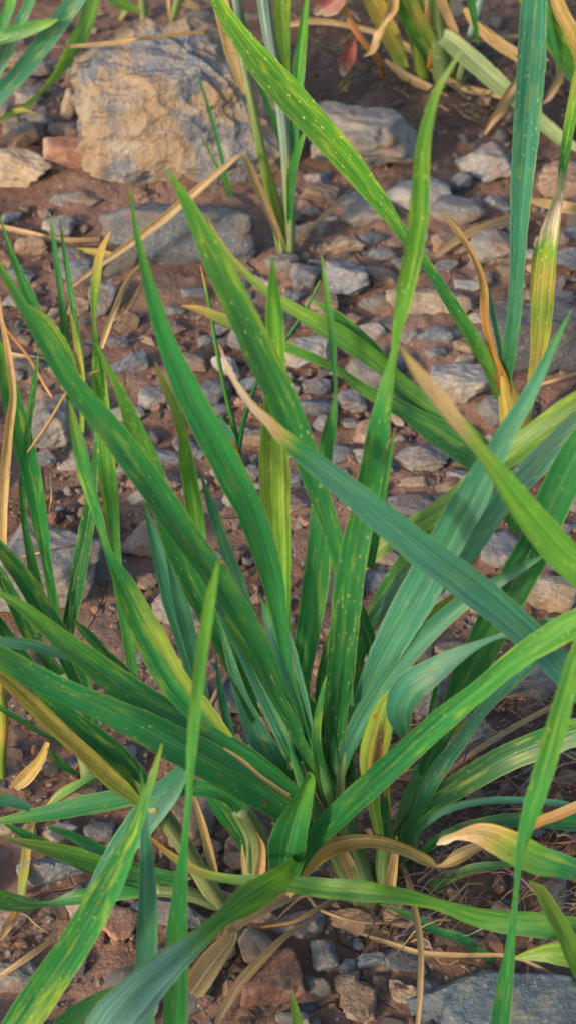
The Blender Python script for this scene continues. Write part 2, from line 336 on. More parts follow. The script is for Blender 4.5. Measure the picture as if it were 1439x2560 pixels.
rock(850, 2445, 945, 2575, 'brown', 'flat brownish stone beside the blue green slate', 317, 0.4, 0, 5)
rock(775, 2345, 845, 2450, 'grey', 'rounded grey stone at the foot of the main tuft', 331, 0.5, 0, 4, 20)
rock(845, 2395, 890, 2450, 'teal', 'little greenish pebble at the foot of the main tuft', 337, 0.6, 0, 4)
rock(955, 2370, 1070, 2450, 'blue', 'bluish stone just above the big slate', 347, 0.4, 0, 4)
rock(560, 2130, 640, 2190, 'brown', 'pale brown stone inside the lower left tuft', 349, 0.6, 0, 4)
rock(420, 1960, 540, 2130, 'brown', 'brownish slab behind the left hand tiller', 353, 0.4, 0, 4)
rock(205, 2040, 290, 2110, 'dark', 'dark grey stone under the narrow lower left leaves', 359, 0.5, 0, 4)
rock(-20, 2050, 40, 2100, 'tan', 'tan stone at the left edge under the leaf tips', 361, 0.5, 0, 4)
rock(560, 1840, 660, 1900, 'grey', 'grey stone glimpsed behind the broad left leaves', 367, 0.5, 0, 4)
rock(530, 1680, 610, 1800, 'blue', 'blue grey stone behind the small dark upright blade', 373, 0.5, 0, 4)

DENSE = ((700, 450, 1250, 1260, 75), (40, 600, 330, 1180, 18), (330, 650, 720, 1250, 24), (0, 150, 200, 560, 10), (1200, 520, 1439, 1000, 10), (900, 1180, 1439, 1800, 14), (640, 2300, 1020, 2560, 12), (0, 1900, 560, 2560, 12))
rnd = random.Random(21); fixed = list(named_rocks); extra = []
for zx0, zy0, zx1, zy1, cnt in DENSE:
    k = t_ = 0
    while k < cnt and t_ < 4000:
        t_ += 1
        px, py = rnd.uniform(zx0, zx1), rnd.uniform(zy0, zy1); g = ground(px, py); s = rnd.uniform(0.014, 0.031); wpx = s * F / math.hypot(g.y, CAM_H)
        if any((g.x - a) ** 2 + (g.y - b) ** 2 < (r * 0.8 + s * 0.4) ** 2 for a, b, r in occupied): continue
        kk = rnd.choices(('grey', 'blue', 'pale', 'brown', 'tan'), (5, 4, 2, 3, 1))[0]
        o = rock(px - wpx / 2, py - wpx * rnd.uniform(.3, .45), px + wpx / 2, py + wpx * rnd.uniform(.25, .35), kk, 'stone', 2000 + len(extra), rnd.uniform(.55, 1.0), rnd.uniform(-30, 30), 3, rnd.choice((2, 3, 5)), 0.11, sink=.2, box=.5)
        extra.append((o, px, py, kk, 'medium stones scattered on the soil', s)); k += 1
named_rocks[:] = fixed
# scattered stones: single pebbles first, fine grit as one mass
protos = [rock_mesh('pebble', 900 + i, 3, 3, 0.10, 0.5) for i in range(10)]
KIND = [('grey', 'small grey angular pebble half sunk in the soil', 'grey pebbles in the soil'),
        ('blue', 'small blue grey pebble half sunk in the soil', 'blue grey pebbles in the soil'),
        ('pale', 'small whitish pebble half sunk in the soil', 'whitish pebbles in the soil'),
        ('brown', 'small brown pebble half sunk in the soil', 'brown pebbles in the soil'),
        ('tan', 'small tan pebble half sunk in the soil', 'tan pebbles in the soil')]
pm = {}
for kname, _, _ in KIND:
    for i, p in enumerate(protos):
        q = p.copy(); q.materials.append(RK[kname]); pm[(kname, i)] = q
def sparse(px, py):                                 # smooth bare soil in the photograph
    for cx, cy, rx, ry, f in ((420, 860, 190, 160, 0.65), (300, 1080, 120, 110, .55), (150, 2250, 300, 330, 0.8), (330, 1350, 150, 120, 0.5),
                              (1080, 430, 130, 60, .5), (950, 180, 250, 110, 0.85), (1150, 2050, 350, 250, .75), (80, 560, 130, 100, 0.6), (400, 2420, 250, 200, 0.55)):
        if ((px - cx) / rx) ** 2 + ((py - cy) / ry) ** 2 < 1: return f
    return 0.0
rnd = random.Random(5); placed = 0; tries = 0; pebbles = []
while placed < 290 and tries < 20000:
    tries += 1
    px, py = rnd.uniform(-30, 1470), rnd.uniform(40, 2600)
    if 1250 < py < 2250 and rnd.random() < 0.4: continue
    if rnd.random() < sparse(px, py) * 1.15: continue
    g = ground(px, py); s = min(0.028, max(0.005, rnd.lognormvariate(math.log(0.0105), 0.55)))
    if noise.noise(Vector((g.x * 13, g.y * 13, 2.5))) + rnd.uniform(-.25, .25) < 0.0: continue
    if any((g.x - a) ** 2 + (g.y - b) ** 2 < (r * 0.62 + s * 0.35) ** 2 for a, b, r in occupied): continue
    kname, lab, grp = rnd.choices(KIND, (5, 4, 2.5, 3.5, 1.5))[0]
    o = link(bpy.data.objects.new('pebble', pm[(kname, rnd.randrange(10))]))
    sx, sy, sz = s * rnd.uniform(.9, 1.35), s * rnd.uniform(.7, 1.0), s * rnd.uniform(.4, .75)
    o.scale = (sx, sy, sz); o.rotation_euler = (rnd.uniform(-.3, .3), rnd.uniform(-.3, .3), rnd.uniform(0, 6.28))
    o.location = (g.x, g.y, hf(g.x, g.y) + sz * 0.18)
    pebbles.append((o, px, py, kname, grp, s)); occupied.append((g.x, g.y, s * .6)); placed += 1
small = len(pebbles); pebbles += extra
cand = []
for i, (o, px, py, kname, grp, s) in enumerate(pebbles):
    for rx, ry, lab in named_rocks:
        cand.append((math.hypot(px - rx, py - ry), i, rx, ry, lab))
cand.sort(); done, used = {}, set()
WORD = {'grey': 'grey', 'blue': 'bluish', 'pale': 'whitish', 'brown': 'brown', 'tan': 'tan'}
for d, i, rx, ry, lab in cand:
    if i in done: continue
    o, px, py, kname, grp, s = pebbles[i]
    side = ('right of' if px > rx else 'left of') if abs(px - rx) > abs(py - ry) else ('in front of' if py > ry else 'behind')
    med = i >= small
    t_ = '%s %s %s %s the %s' % ('medium' if med else 'small' if s < 0.0125 else 'larger', WORD[kname], 'stone' if med else 'pebble', side, lab)
    if t_ in used or len(t_.split()) > 16: continue
    used.add(t_); done[i] = t_; tag(o, t_, 'stone' if med else 'pebble', grp)
for i, (o, px, py, kname, grp, s) in enumerate(pebbles):
    if i not in done: tag(o, 'small %s pebble half sunk in the soil' % WORD[kname], 'pebble', grp)
# the ground sheet itself, laid once the stones are known so that it can bank up round them
gv, gf = [], []
for j, y in enumerate(ys):
    for i, x in enumerate(xs):
        z = hf(x, y)
        if -0.6 < x < 0.7 and 0.1 < y < 1.9:
            z += 0.0042 * fbm(x * 38, y * 38, 1.7, 4) * 0.6 + 0.0016 * noise.noise(Vector((x * 190, y * 190, 4)))
        gv.append((x, y, z))
nx = len(xs)
for j in range(len(ys) - 1):
    for i in range(nx - 1):
        a = j * nx + i; gf.append((a, a + 1, a + nx + 1, a + nx))
gz = np.array(gv).reshape(len(ys), nx, 3); XA, YA = np.array(xs), np.array(ys)
for ox, oy, orad in occupied:                       # soil banked up against every stone
    R2 = orad * 2.0; i0, i1 = np.searchsorted(XA, (ox - R2, ox + R2)); j0, j1 = np.searchsorted(YA, (oy - R2, oy + R2))
    if i1 <= i0 or j1 <= j0: continue
    dd = ((XA[None, i0:i1] - ox) ** 2 + (YA[j0:j1, None] - oy) ** 2) / (orad * 1.2) ** 2
    gz[j0:j1, i0:i1, 2] += min(0.0030, 0.13 * orad) * np.exp(-dd ** 2)
gv = gz.reshape(-1, 3).tolist()
me = bpy.data.meshes.new('ground'); me.from_pydata(gv, [], gf); me.materials.append(soil_material())
ga = np.array(gv); hum = np.zeros(len(ga))
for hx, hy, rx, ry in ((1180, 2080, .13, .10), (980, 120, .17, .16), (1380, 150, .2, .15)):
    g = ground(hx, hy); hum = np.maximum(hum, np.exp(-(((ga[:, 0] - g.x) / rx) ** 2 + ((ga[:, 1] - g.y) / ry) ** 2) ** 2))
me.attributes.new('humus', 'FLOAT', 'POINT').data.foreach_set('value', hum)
me.polygons.foreach_set('use_smooth', [True] * len(gf))
tag(link(bpy.data.objects.new('ground', me)), 'bare reddish brown stony soil between the plants', kind='structure')

gp = [rock_mesh('grit', 960 + i, 2, 3, 0.05, 0.4) for i in range(6)]
gpv = []
for p in gp:
    co = np.empty(len(p.vertices) * 3); p.vertices.foreach_get('co', co)
    gpv.append((co.reshape(-1, 3), np.array([list(f.vertices) for f in p.polygons])))
RK['soil'] = bpy.data.materials['red_brown_soil']
for mi, (kname, cnt) in enumerate((('grey', 4200), ('blue', 2000), ('brown', 5600), ('pale', 1000), ('soil', 10500))):
    V, Fc, n0 = [], [], 0
    for i in range(cnt):
        out_ = i % 3 == 0
        px, py = (rnd.uniform(-1500, 2900), rnd.uniform(-700, 2900)) if out_ else (rnd.uniform(-120, 1560), rnd.uniform(-60, 2680))
        inside = -60 < px < 1500 and -40 < py < 2620
        if rnd.random() < sparse(px, py) * 0.6: continue
        g = ground(px, py); s = min(0.010, rnd.lognormvariate(math.log(0.0021), 0.62)) if inside else min(0.024, rnd.lognormvariate(math.log(0.006), 0.7))
        if noise.noise(Vector((g.x * 22, g.y * 22, 6))) + rnd.uniform(-.45, .45) < -0.05: continue
        co, fc = gpv[rnd.randrange(6)]; a = rnd.uniform(0, 6.28); c_, s_ = math.cos(a), math.sin(a)
        q = co * np.array([s * rnd.uniform(.8, 1.4), s, s * rnd.uniform(.5, .9)])
        q = np.stack([q[:, 0] * c_ - q[:, 1] * s_ + g.x, q[:, 0] * s_ + q[:, 1] * c_ + g.y, q[:, 2] + hf(g.x, g.y) + s * 0.25 + 0.0006], 1)
        V.append(q); Fc.append(fc + n0); n0 += len(q)
    V = np.concatenate(V); Fc = np.concatenate(Fc)
    me = bpy.data.meshes.new('gravel'); me.from_pydata(V.tolist(), [], Fc.tolist()); me.materials.append(RK[kname])
    tag(link(bpy.data.objects.new('gravel', me)), 'fine %s grit strewn over the soil' % {'grey': 'grey', 'blue': 'blue grey', 'brown': 'brown', 'pale': 'whitish', 'soil': 'reddish soil crumb'}[kname], 'gravel', kind='stuff')

# ------------------------------------------------------------------ plants
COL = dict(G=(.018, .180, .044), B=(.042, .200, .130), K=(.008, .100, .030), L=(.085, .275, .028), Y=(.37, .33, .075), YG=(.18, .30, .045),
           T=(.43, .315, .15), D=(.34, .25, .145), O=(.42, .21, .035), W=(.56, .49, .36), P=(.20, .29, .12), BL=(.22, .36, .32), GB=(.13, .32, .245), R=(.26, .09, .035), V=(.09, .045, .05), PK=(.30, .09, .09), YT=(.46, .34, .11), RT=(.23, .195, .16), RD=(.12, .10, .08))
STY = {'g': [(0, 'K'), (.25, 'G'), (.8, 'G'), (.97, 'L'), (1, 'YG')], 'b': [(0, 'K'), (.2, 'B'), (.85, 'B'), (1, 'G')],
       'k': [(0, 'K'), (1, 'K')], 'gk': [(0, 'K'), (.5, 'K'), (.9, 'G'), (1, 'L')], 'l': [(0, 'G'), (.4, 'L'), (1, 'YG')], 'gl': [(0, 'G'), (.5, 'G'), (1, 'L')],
       'gy': [(0, 'G'), (.6, 'L'), (.85, 'YG'), (1, 'Y')], 'y': [(0, 'YG'), (.4, 'Y'), (.9, 'Y'), (1, 'T')], 't': [(0, 'T'), (1, 'T')], 'd': [(0, 'D'), (.6, 'T'), (1, 'D')],
       'yt': [(0, 'YT'), (.6, 'YT'), (1, 'T')], 'bt': [(0, 'B'), (.79, 'B'), (.835, 'G'), (.852, 'YG'), (.868, 'T'), (.92, 'W'), (1, 'W')], 'lt': [(0, 'L'), (.78, 'L'), (.85, 'YG'), (.885, 'T'), (.96, 'T'), (1, 'Y')],
       'lo': [(0, 'B'), (.60, 'G'), (.70, 'L'), (.76, 'YG'), (.80, 'Y'), (.87, 'T'), (.93, 'T'), (1, 'W')],
       'go': [(0, 'G'), (.85, 'L'), (.93, 'Y'), (1, 'O')], 's': [(0, 'P'), (.25, 'P'), (.5, 'BL'), (1, 'BL')], 'sy': [(0, 'P'), (.12, 'YG'), (.3, 'YG'), (.6, 'P'), (1, 'BL')], 'pk': [(0, 'PK'), (.6, 'PK'), (1, 'W')], 'l5': [(0, 'L'), (.36, 'L'), (.5, 'G'), (.85, 'G'), (1, 'YG')], 'st': [(0, 'V'), (.25, 'P'), (1, 'G')], 'p': [(0, 'P'), (1, 'P')],
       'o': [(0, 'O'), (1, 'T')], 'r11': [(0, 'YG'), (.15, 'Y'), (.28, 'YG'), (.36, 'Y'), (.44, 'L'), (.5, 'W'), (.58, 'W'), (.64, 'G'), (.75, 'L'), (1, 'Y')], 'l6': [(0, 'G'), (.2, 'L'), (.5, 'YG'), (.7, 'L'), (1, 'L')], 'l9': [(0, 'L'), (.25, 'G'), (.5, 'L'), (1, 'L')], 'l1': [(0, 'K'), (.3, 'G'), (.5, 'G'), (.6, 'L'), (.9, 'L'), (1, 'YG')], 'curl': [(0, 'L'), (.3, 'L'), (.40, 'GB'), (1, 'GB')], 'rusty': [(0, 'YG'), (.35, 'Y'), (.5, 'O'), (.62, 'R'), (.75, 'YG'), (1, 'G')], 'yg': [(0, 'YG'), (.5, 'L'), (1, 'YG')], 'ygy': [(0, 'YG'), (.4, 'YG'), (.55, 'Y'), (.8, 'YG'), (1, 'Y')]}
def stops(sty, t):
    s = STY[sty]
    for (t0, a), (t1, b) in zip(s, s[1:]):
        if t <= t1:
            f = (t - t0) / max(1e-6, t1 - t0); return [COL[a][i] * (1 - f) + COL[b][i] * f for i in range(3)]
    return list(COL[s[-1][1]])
def crom(p, seg):
    p = [tuple(map(float, q)) for q in p]
    q = [tuple(2 * a - b for a, b in zip(p[0], p[1]))] + p + [tuple(2 * a - b for a, b in zip(p[-1], p[-2]))]
    out = []
    for i in range(1, len(q) - 2):
        for k in range(seg):
            t = k / seg
            out.append(tuple(0.5 * (2 * b + (c - a) * t + (2 * a - 5 * b + 4 * c - d) * t * t + (3 * b - a - 3 * c + d) * t ** 3)
                             for a, b, c, d in zip(q[i - 1], q[i], q[i + 1], q[i + 2])))
    out.append(p[-1]); return out
def space_curve(pts, yb, yt, ease=1.0, seg=9, lift=None):
    """turn a traced midline into a curve in the place: forward distance runs from yb to yt (given as ground rows)"""
    c = crom(pts, seg); L = [0.0]
    for a, b in zip(c, c[1:]): L.append(L[-1] + math.hypot(b[0] - a[0], b[1] - a[1]))
    Y0, Y1 = gy(yb), gy(yt); P, W, T = [], [], []
    for q, s in zip(c, L):
        t = s / L[-1]
        if lift is not None:
            g = ground(q[0], q[1]); p = Vector((g.x, g.y, hf(g.x, g.y) + lift * (0.35 + 0.65 * math.sin(t * math.pi)) + 0.002)); p = at(q[0], q[1], ground(q[0], q[1], p.z).y)
        else:
            p = at(q[0], q[1], Y0 + (Y1 - Y0) * t ** ease)
        d = (p - CAM).dot(FW)
        P.append(p); W.append(max(q[2], 0.6) * d / F); T.append(t)
    return P, W, T
lseed = [0]
def finish(name, V, Fc, U, C, M, parent, origin):
    me = bpy.data.meshes.new(name); me.from_pydata([tuple(v - origin) for v in V], [], Fc)
    me.materials.append(LEAF); me.polygons.foreach_set('use_smooth', [True] * len(Fc))
    uvl = me.uv_layers.new(name='UVMap')
    idx = np.empty(len(me.loops), int); me.loops.foreach_get('vertex_index', idx)
    uvl.data.foreach_set('uv', np.array(U)[idx].ravel())
    a = me.attributes.new('tint', 'FLOAT_COLOR', 'POINT'); a.data.foreach_set('color', np.array([(*c, 1) for c in C]).ravel())
    b = me.attributes.new('marks', 'FLOAT_VECTOR', 'POINT'); b.data.foreach_set('vector', np.array(M).ravel())
    return link(bpy.data.objects.new(name, me), parent)
def leaf(parent, pts, yb, yt, sty='g', roll=None, fold=16, spot=0.6, rust=0.12, ease=1.0, name='leaf', lift=None, wave=0.04, flip=1, side=1):
    lseed[0] += 1; rn = random.Random(lseed[0] * 13 + 1)
    P, W, T = space_curve(pts, yb, yt, ease, 9, lift)
    if roll is None: a = rn.uniform(-38, 38); roll = [a, a * 0.6 + rn.uniform(-15, 15), rn.uniform(-30, 30)]
    NC = 14 if sty == 'rusty' else 8; V, U, C, M, Fc = [], [], [], [], []; acc = 0.0; h1 = rn.uniform(0, 50)
    org = Vector(parent.location) if parent else Vector((0, 0, 0))
    vj = rn.uniform(0.86, 1.14)
    for i, (p, w_, t) in enumerate(zip(P, W, T)):
        if i: acc += (p - P[i - 1]).length
        tg = (P[min(i + 1, len(P) - 1)] - P[max(i - 1, 0)]).normalized()
        vw = (CAM - p).normalized(); S = tg.cross(vw); S = S.normalized() if S.length > 1e-6 else Vector((1, 0, 0)); N = S.cross(tg) * 1.0
        if N.dot(vw) < 0: N = -N
        x = t * (len(roll) - 1); k = min(int(x), len(roll) - 2); f = x - k; f = f * f * (3 - 2 * f)
        r = R(roll[k] * (1 - f) + roll[k + 1] * f)
        S2 = S * math.cos(r) + N * math.sin(r); N2 = N * math.cos(r) - S * math.sin(r)
        hw = 0.5 * w_ / max(math.cos(r), 0.45) * (0.80 if lift is None else 1.0)
        fo = math.tan(R(fold)) * flip
        for j in range(NC + 1):
            u = j / NC; e = (u - 0.5) * 2
            wv = wave * hw * noise.noise(Vector((acc * 55, h1 + (3 if e > 0 else 0), 0))) * abs(e) ** 2
            ed = 1 + 0.07 * noise.noise(Vector((acc * 70, h1, 5 + (e > 0)))) + 0.05 * noise.noise(Vector((acc * 260, h1, 9 + (e > 0))))
            rib = -0.05 * math.exp(-(e / 0.12) ** 2)
            V.append(p + S2 * (e * hw * ed) + N2 * (hw * fo * (abs(e) ** 1.35 * 0.9 + rib) + wv * 2.2))
            U.append((u, acc * 100)); 
            tt = min(1, max(0, t + 0.028 * noise.noise(Vector((e * 1.5, acc * 30, h1))) + 0.022 * noise.noise(Vector((e * 4, acc * 90, h1)))))
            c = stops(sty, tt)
            if sty == 'l5':
                f = max(0, min(1, (e * side + 0.05) * 3)) * max(0, min(1, (0.5 - t) * 6)); c = [a_ * (1 - f) + b_ * f for a_, b_ in zip(COL['G'] if t < .45 else c, COL['YG'])]
            if sty == 'rusty':
                q_ = abs(e - 0.25 + 0.2 * noise.noise(Vector((acc * 60, h1, 1)))); f = max(0, min(1, (0.75 - q_) * 2.2)) * max(0, 1 - abs(t - .55) * 3.2)
                c = [a_ * (1 - f) + b_ * f for a_, b_ in zip(COL['L' if e > .2 else 'YG'], COL['R'])]
                f = max(0, min(1, (0.36 - q_) * 6)) * max(0, min(1, 2.2 - abs(t - .55) * 9)); c = [a_ * (1 - f) + b_ * f for a_, b_ in zip(c, (.05, .018, .012))]
            C.append([q * vj for q in c]); M.append((spot * (0.6 + 0.6 * t), rust, max(0, min(1, (c[0] - 0.75 * c[1]) * 8)) if c[0] > 0.3 else 0))
    n = NC + 1
    for i in range(len(P) - 1):
        for j in range(NC):
            a = i * n + j; Fc.append((a, a + 1, a + n + 1, a + n))
    return finish(name, V, Fc, U, C, M, parent, org)
def stem(parent, pts, yb, yt, sty='s', name='stem', spot=0.1, rust=0, lift=None, ns=10, flat=1.0, seg=7):
    lseed[0] += 1
    P, W, T = space_curve(pts, yb, yt, 1.0, seg, lift); V, U, C, M, Fc = [], [], [], [], []; acc = 0.0
    org = Vector(parent.location) if parent else Vector((0, 0, 0))
    for i, (p, w_, t) in enumerate(zip(P, W, T)):
        if i: acc += (p - P[i - 1]).length
        tg = (P[min(i + 1, len(P) - 1)] - P[max(i - 1, 0)]).normalized(); vw = (CAM - p).normalized()
        S = tg.cross(vw).normalized(); N = S.cross(tg)
        for j in range(ns):
            a = j / ns * 2 * math.pi
            V.append(p + S * (math.cos(a) * w_ / 2) + N * (math.sin(a) * w_ / 2 * flat)); U.append((0.06 + 0.36 * abs(2 * j / ns - 1), acc * 100))
            C.append(stops(sty, t)); M.append((spot, rust, 0))
    for i in range(len(P) - 1):
        for j in range(ns):
            a = i * ns + j; b = i * ns + (j + 1) % ns; Fc.append((a, b, b + ns, a + ns))
    Fc.append(tuple(range(ns))[::-1]); m0 = (len(P) - 1) * ns; Fc.append(tuple(range(m0, m0 + ns)))
    return finish(name, V, Fc, U, C, M, parent, org)
def plant(px, row, label, cat='wheat plant', name='wheat_plant', group=None):
    g = ground(px, row); o = bpy.data.objects.new(name, None); o.empty_display_size = 0.02
    o.location = (g.x, g.y, hf(g.x, g.y)); link(o); return tag(o, label, cat, group)
#PLANTS
# --- far plants first
p = plant(712, 650, 'wheat plant with pale blue green stems beside the big boulder')
stem(p, [(722, 655, 26), (722, 520, 28), (712, 360, 28), (692, 200, 28), (668, 60, 34), (652, -60, 36)], 650, 640, 's')
stem(p, [(708, 645, 26), (688, 520, 34), (655, 390, 24), (628, 250, 22), (602, 120, 24), (585, -40, 24)], 650, 655, 'sy')
leaf(p, [(612, 235, 14), (592, 150, 58), (565, 50, 56), (535, -50, 40)], 656, 660, 't', [0, 10], 20, 0)
leaf(p, [(716, 600, 14), (730, 420, 22), (736, 300, 32), (746, 180, 40), (757, 80, 30), (769, -20, 8)], 645, 640, 'gl', [-20, 25])
leaf(p, [(714, 330, 12), (716, 190, 18), (705, 80, 44), (702, -40, 55)], 645, 660, 'yg')
leaf(p, [(712, 420, 8), (690, 320, 14), (655, 220, 18), (600, 10, 8)], 645, 650, 'g')
leaf(p, [(722, 560, 14), (728, 440, 28), (745, 370, 24), (768, 318, 5)], 655, 670, 'gl')
leaf(p, [(720, 650, 14), (682, 552, 24), (640, 462, 26), (606, 392, 15), (560, 420, 18), (480, 486, 25), (400, 552, 28), (320, 612, 22), (250, 662, 16), (180, 715, 10)], 652, 740, 'd', [10, -20, 15, 10], 22, 0, name='dry_leaf')
p = plant(585, 520, 'thin young grass blades against the foot of the boulder', 'grass', 'grass_seedling')
leaf(p, [(590, 522, 12), (572, 470, 13), (552, 380, 12), (522, 270, 10), (490, 170, 3)], 520, 500, 'g')
leaf(p, [(580, 520, 10), (560, 450, 11), (530, 390, 9), (500, 335, 3)], 520, 510, 'yg')

p = plant(1285, 1105, 'yellowing wheat plant with a brown dry leaf at right')
stem(p, [(1296, 1118, 74), (1288, 1050, 84), (1268, 980, 52), (1258, 945, 30), (1252, 915, 4)], 1105, 1100, 'y', 'sheath', 0.2, 0.6, flat=.6)
stem(p, [(1312, 1100, 24), (1318, 1030, 24), (1330, 960, 30)], 1105, 1100, 'p')
leaf(p, [(1246, 990, 34), (1222, 925, 38), (1182, 850, 44), (1130, 765, 40), (1070, 670, 32), (1003, 580, 38), (932, 480, 62), (860, 390, 82), (770, 290, 92), (680, 190, 92), (602, 92, 66), (545, 5, 40), (500, -60, 10)],
     1105, 1140, 'l9', [-20, -10, 15, 5, 20], 18, 1.0, 0.35)
leaf(p, [(1264, 960, 30), (1272, 890, 42), (1284, 800, 46), (1292, 690, 46), (1298, 550, 58), (1308, 400, 76), (1318, 250, 86), (1328, 100, 88), (1336, -40, 74), (1340, -200, 30)], 1105, 1150, 'b', [20, 10, -12, 15], 20, 0.4)
leaf(p, [(1312, 1060, 18), (1326, 980, 32), (1341, 900, 46), (1351, 800, 66), (1361, 680, 76), (1376, 560, 52), (1396, 470, 26), (1406, 400, 30), (1424, 300, 36), (1445, 200, 40), (1470, 60, 20)],
     1105, 1120, 'r11', [15, -10, 30, -60, 10, 5], 14, 0.9, 0.3)
leaf(p, [(1262, 985, 34), (1254, 945, 40), (1236, 880, 24), (1216, 790, 26), (1206, 710, 25), (1180, 640, 18), (1141, 575, 22), (1100, 524, 4)], 1105, 1090, 'o', [10, 50, -20, 30], 35, 0, 0.2, name='dry_leaf')
leaf(p, [(1262, 960, 14), (1250, 880, 18), (1230, 780, 16), (1202, 660, 4)], 1105, 1090, 'b')
# --- top right clump
p = plant(1105, 215, 'leafy wheat clump with yellow lower leaves at the top right')
stem(p, [(1108, 215, 46), (1092, 110, 48), (1078, 0, 50), (1070, -90, 44)], 215, 215, 'p', spot=.6)
stem(p, [(1140, 230, 20), (1165, 120, 18), (1200, 0, 18), (1220, -80, 16)], 215, 205, 's')
leaf(p, [(1085, 140, 20), (1050, 80, 46), (1010, 10, 60), (960, -70, 50)], 215, 240, 'yg', spot=.8)
leaf(p, [(1070, 160, 14), (1030, 80, 30), (985, 0, 30), (940, -70, 30)], 215, 250, 'gy', spot=.8)
leaf(p, [(1010, 170, 30), (975, 90, 60), (930, 0, 60), (880, -80, 40)], 215, 235, 'y', spot=.4)
leaf(p, [(1095, 150, 10), (1075, 100, 34), (1035, 30, 42), (1000, -40, 40)], 215, 260, 'ygy')
leaf(p, [(1082, 82, 24), (1122, 102, 56), (1200, 170, 62), (1290, 250, 50), (1380, 330, 44), (1470, 400, 30), (1540, 450, 4)], 215, 420, 'p', [5, 10, -10], 10, .5, .1)
leaf(p, [(1160, 20, 16), (1188, 60, 26), (1240, 110, 26), (1290, 150, 12), (1320, 175, 4)], 215, 230, 't', name='dry_leaf', spot=0)
leaf(p, [(990, -40, 30), (972, 20, 38), (958, 62, 14), (950, 95, 26), (930, 125, 20), (908, 141, 3)], 240, 260, 't', [0, 40, -60, 20], 30, 0, name='dry_leaf')
leaf(p, [(1120, 40, 6), (1105, 20, 20), (1085, -30, 24)], 215, 220, 't', name='dry_leaf', spot=0)
leaf(p, [(1300, 195, 22), (1262, 235, 30), (1235, 285, 28), (1205, 345, 6)], 300, 330, 'd', [20, 60, 0], 30, 0, name='dry_leaf')
leaf(p, [(1395, 120, 22), (1392, 180, 26), (1372, 240, 20), (1355, 260, 4)], 300, 330, 'd', [20, 60, 0], 30, 0, name='dry_leaf')
stem(p, [(1060, 205, 30), (1040, 110, 34), (1010, 0, 36), (990, -80, 30)], 212, 215, 'ygy')
stem(p, [(1010, 200, 26), (985, 120, 30), (960, 40, 32), (940, -60, 30)], 210, 215, 'p', spot=.5)
stem(p, [(1125, 225, 30), (1120, 120, 30), (1112, 30, 30), (1105, -60, 26)], 212, 208, 'ygy')
leaf(p, [(1040, 190, 20), (1050, 120, 44), (1062, 40, 50), (1060, -60, 40)], 214, 220, 'ygy', spot=.8)
leaf(p, [(1150, 100, 8), (1128, 60, 24), (1100, 0, 30), (1080, -60, 30)], 218, 226, 't', spot=0, name='dry_leaf')
leaf(p, [(960, 150, 10), (1010, 190, 26), (1060, 215, 26), (1120, 240, 6)], 214, 240, 'd', spot=0, name='dry_leaf')
leaf(p, [(1070, 170, 8), (1150, 215, 22), (1230, 235, 20), (1320, 250, 5)], 214, 260, 'd', spot=0, name='dry_leaf')
leaf(p, [(1180, 40, 6), (1230, 90, 24), (1290, 128, 22), (1370, 150, 5)], 214, 240, 't', spot=0, name='dry_leaf')
stem(p, [(1070, 170, 10), (1078, 110, 14), (1066, 60, 20), (1070, 0, 14)], 218, 222, 'o', 'dry_leaf', 0)
p = plant(955, 195, 'red brown weed stalk with a withered pink flower', 'weed', 'flowering_weed')
stem(p, [(958, 198, 14), (945, 150, 16), (900, 95, 16), (860, 20, 16), (840, -60, 14)], 195, 210, 'o', spot=0)
leaf(p, [(884, 95, 8), (872, 125, 40), (868, 150, 48), (862, 175, 30), (855, 190, 12)], 225, 225, 'pk', [30, -30], 40, 0, 2.0, name='petal')
leaf(p, [(866, 165, 20), (868, 190, 22), (850, 215, 30), (858, 240, 26), (852, 262, 8)], 225, 225, 'd', [0, 40, -30], 30, 0, name='petal')
leaf(p, [(845, -20, 70), (820, 5, 72), (795, 25, 40), (788, 38, 8)], 225, 225, 'pk', [10, 30], 30, 0, .5, name='petal')
p = plant(1560, 420, 'wheat plant leaning in from beyond the right edge at the top')
leaf(p, [(1560, 420, 40), (1510, 260, 90), (1440, 165, 94), (1375, 70, 86), (1305, -35, 60), (1250, -130, 10)], 420, 430, 'gy', [20, -10, 10], 14, .7, .5)
leaf(p, [(1500, 380, 40), (1450, 130, 50), (1400, 20, 44), (1375, -80, 30)], 420, 440, 'yt', [0, 20], 20, .2)
leaf(p, [(1400, 170, 14), (1375, 90, 26), (1352, -40, 20)], 430, 440, 'g')
leaf(p, [(1195, 110, 6), (1180, 20, 24), (1160, -80, 28)], 430, 440, 'g')
# --- top left
p = plant(-120, 420, 'wheat plant reaching in from the left edge beside the boulder')
leaf(p, [(-120, 420, 34), (-30, 270, 50), (50, 180, 56), (130, 78, 58), (195, -10, 54), (240, -90, 30)], 420, 430, 'b', [10, -20, 10])
leaf(p, [(-120, 400, 20), (-50, 260, 26), (0, 170, 34), (45, 70, 36), (85, -20, 30)], 420, 410, 'b')
leaf(p, [(-110, 300, 20), (-20, 120, 34), (20, 30, 34), (40, -40, 30)], 420, 410, 'g')
leaf(p, [(-120, 180, 24), (-40, 108, 46), (20, 88, 46), (70, 72, 42), (115, 58, 28), (146, 48, 5)], 440, 450, 'gl', [20, -10], 14, .9, .3)
p = plant(300, -160, 'yellow tipped wheat leaf hanging left of the boulder')
leaf(p, [(290, -160, 30), (240, -30, 46), (212, 60, 50), (168, 138, 42), (132, 193, 22), (102, 230, 12), (60, 270, 22), (25, 288, 18), (-10, 303, 6)], 100, 330, 'yg', [-10, 10, 50, -30], 18, .8)
leaf(p, [(60, 268, 6), (35, 276, 14), (70, 278, 10), (100, 292, 3)], 330, 335, 'y', spot=0)
p = plant(362, 48, 'small yellow leaved wheat tuft above the boulder')
stem(p, [(362, 52, 22), (358, 10, 20), (356, -40, 20)], 48, 48, 'p')
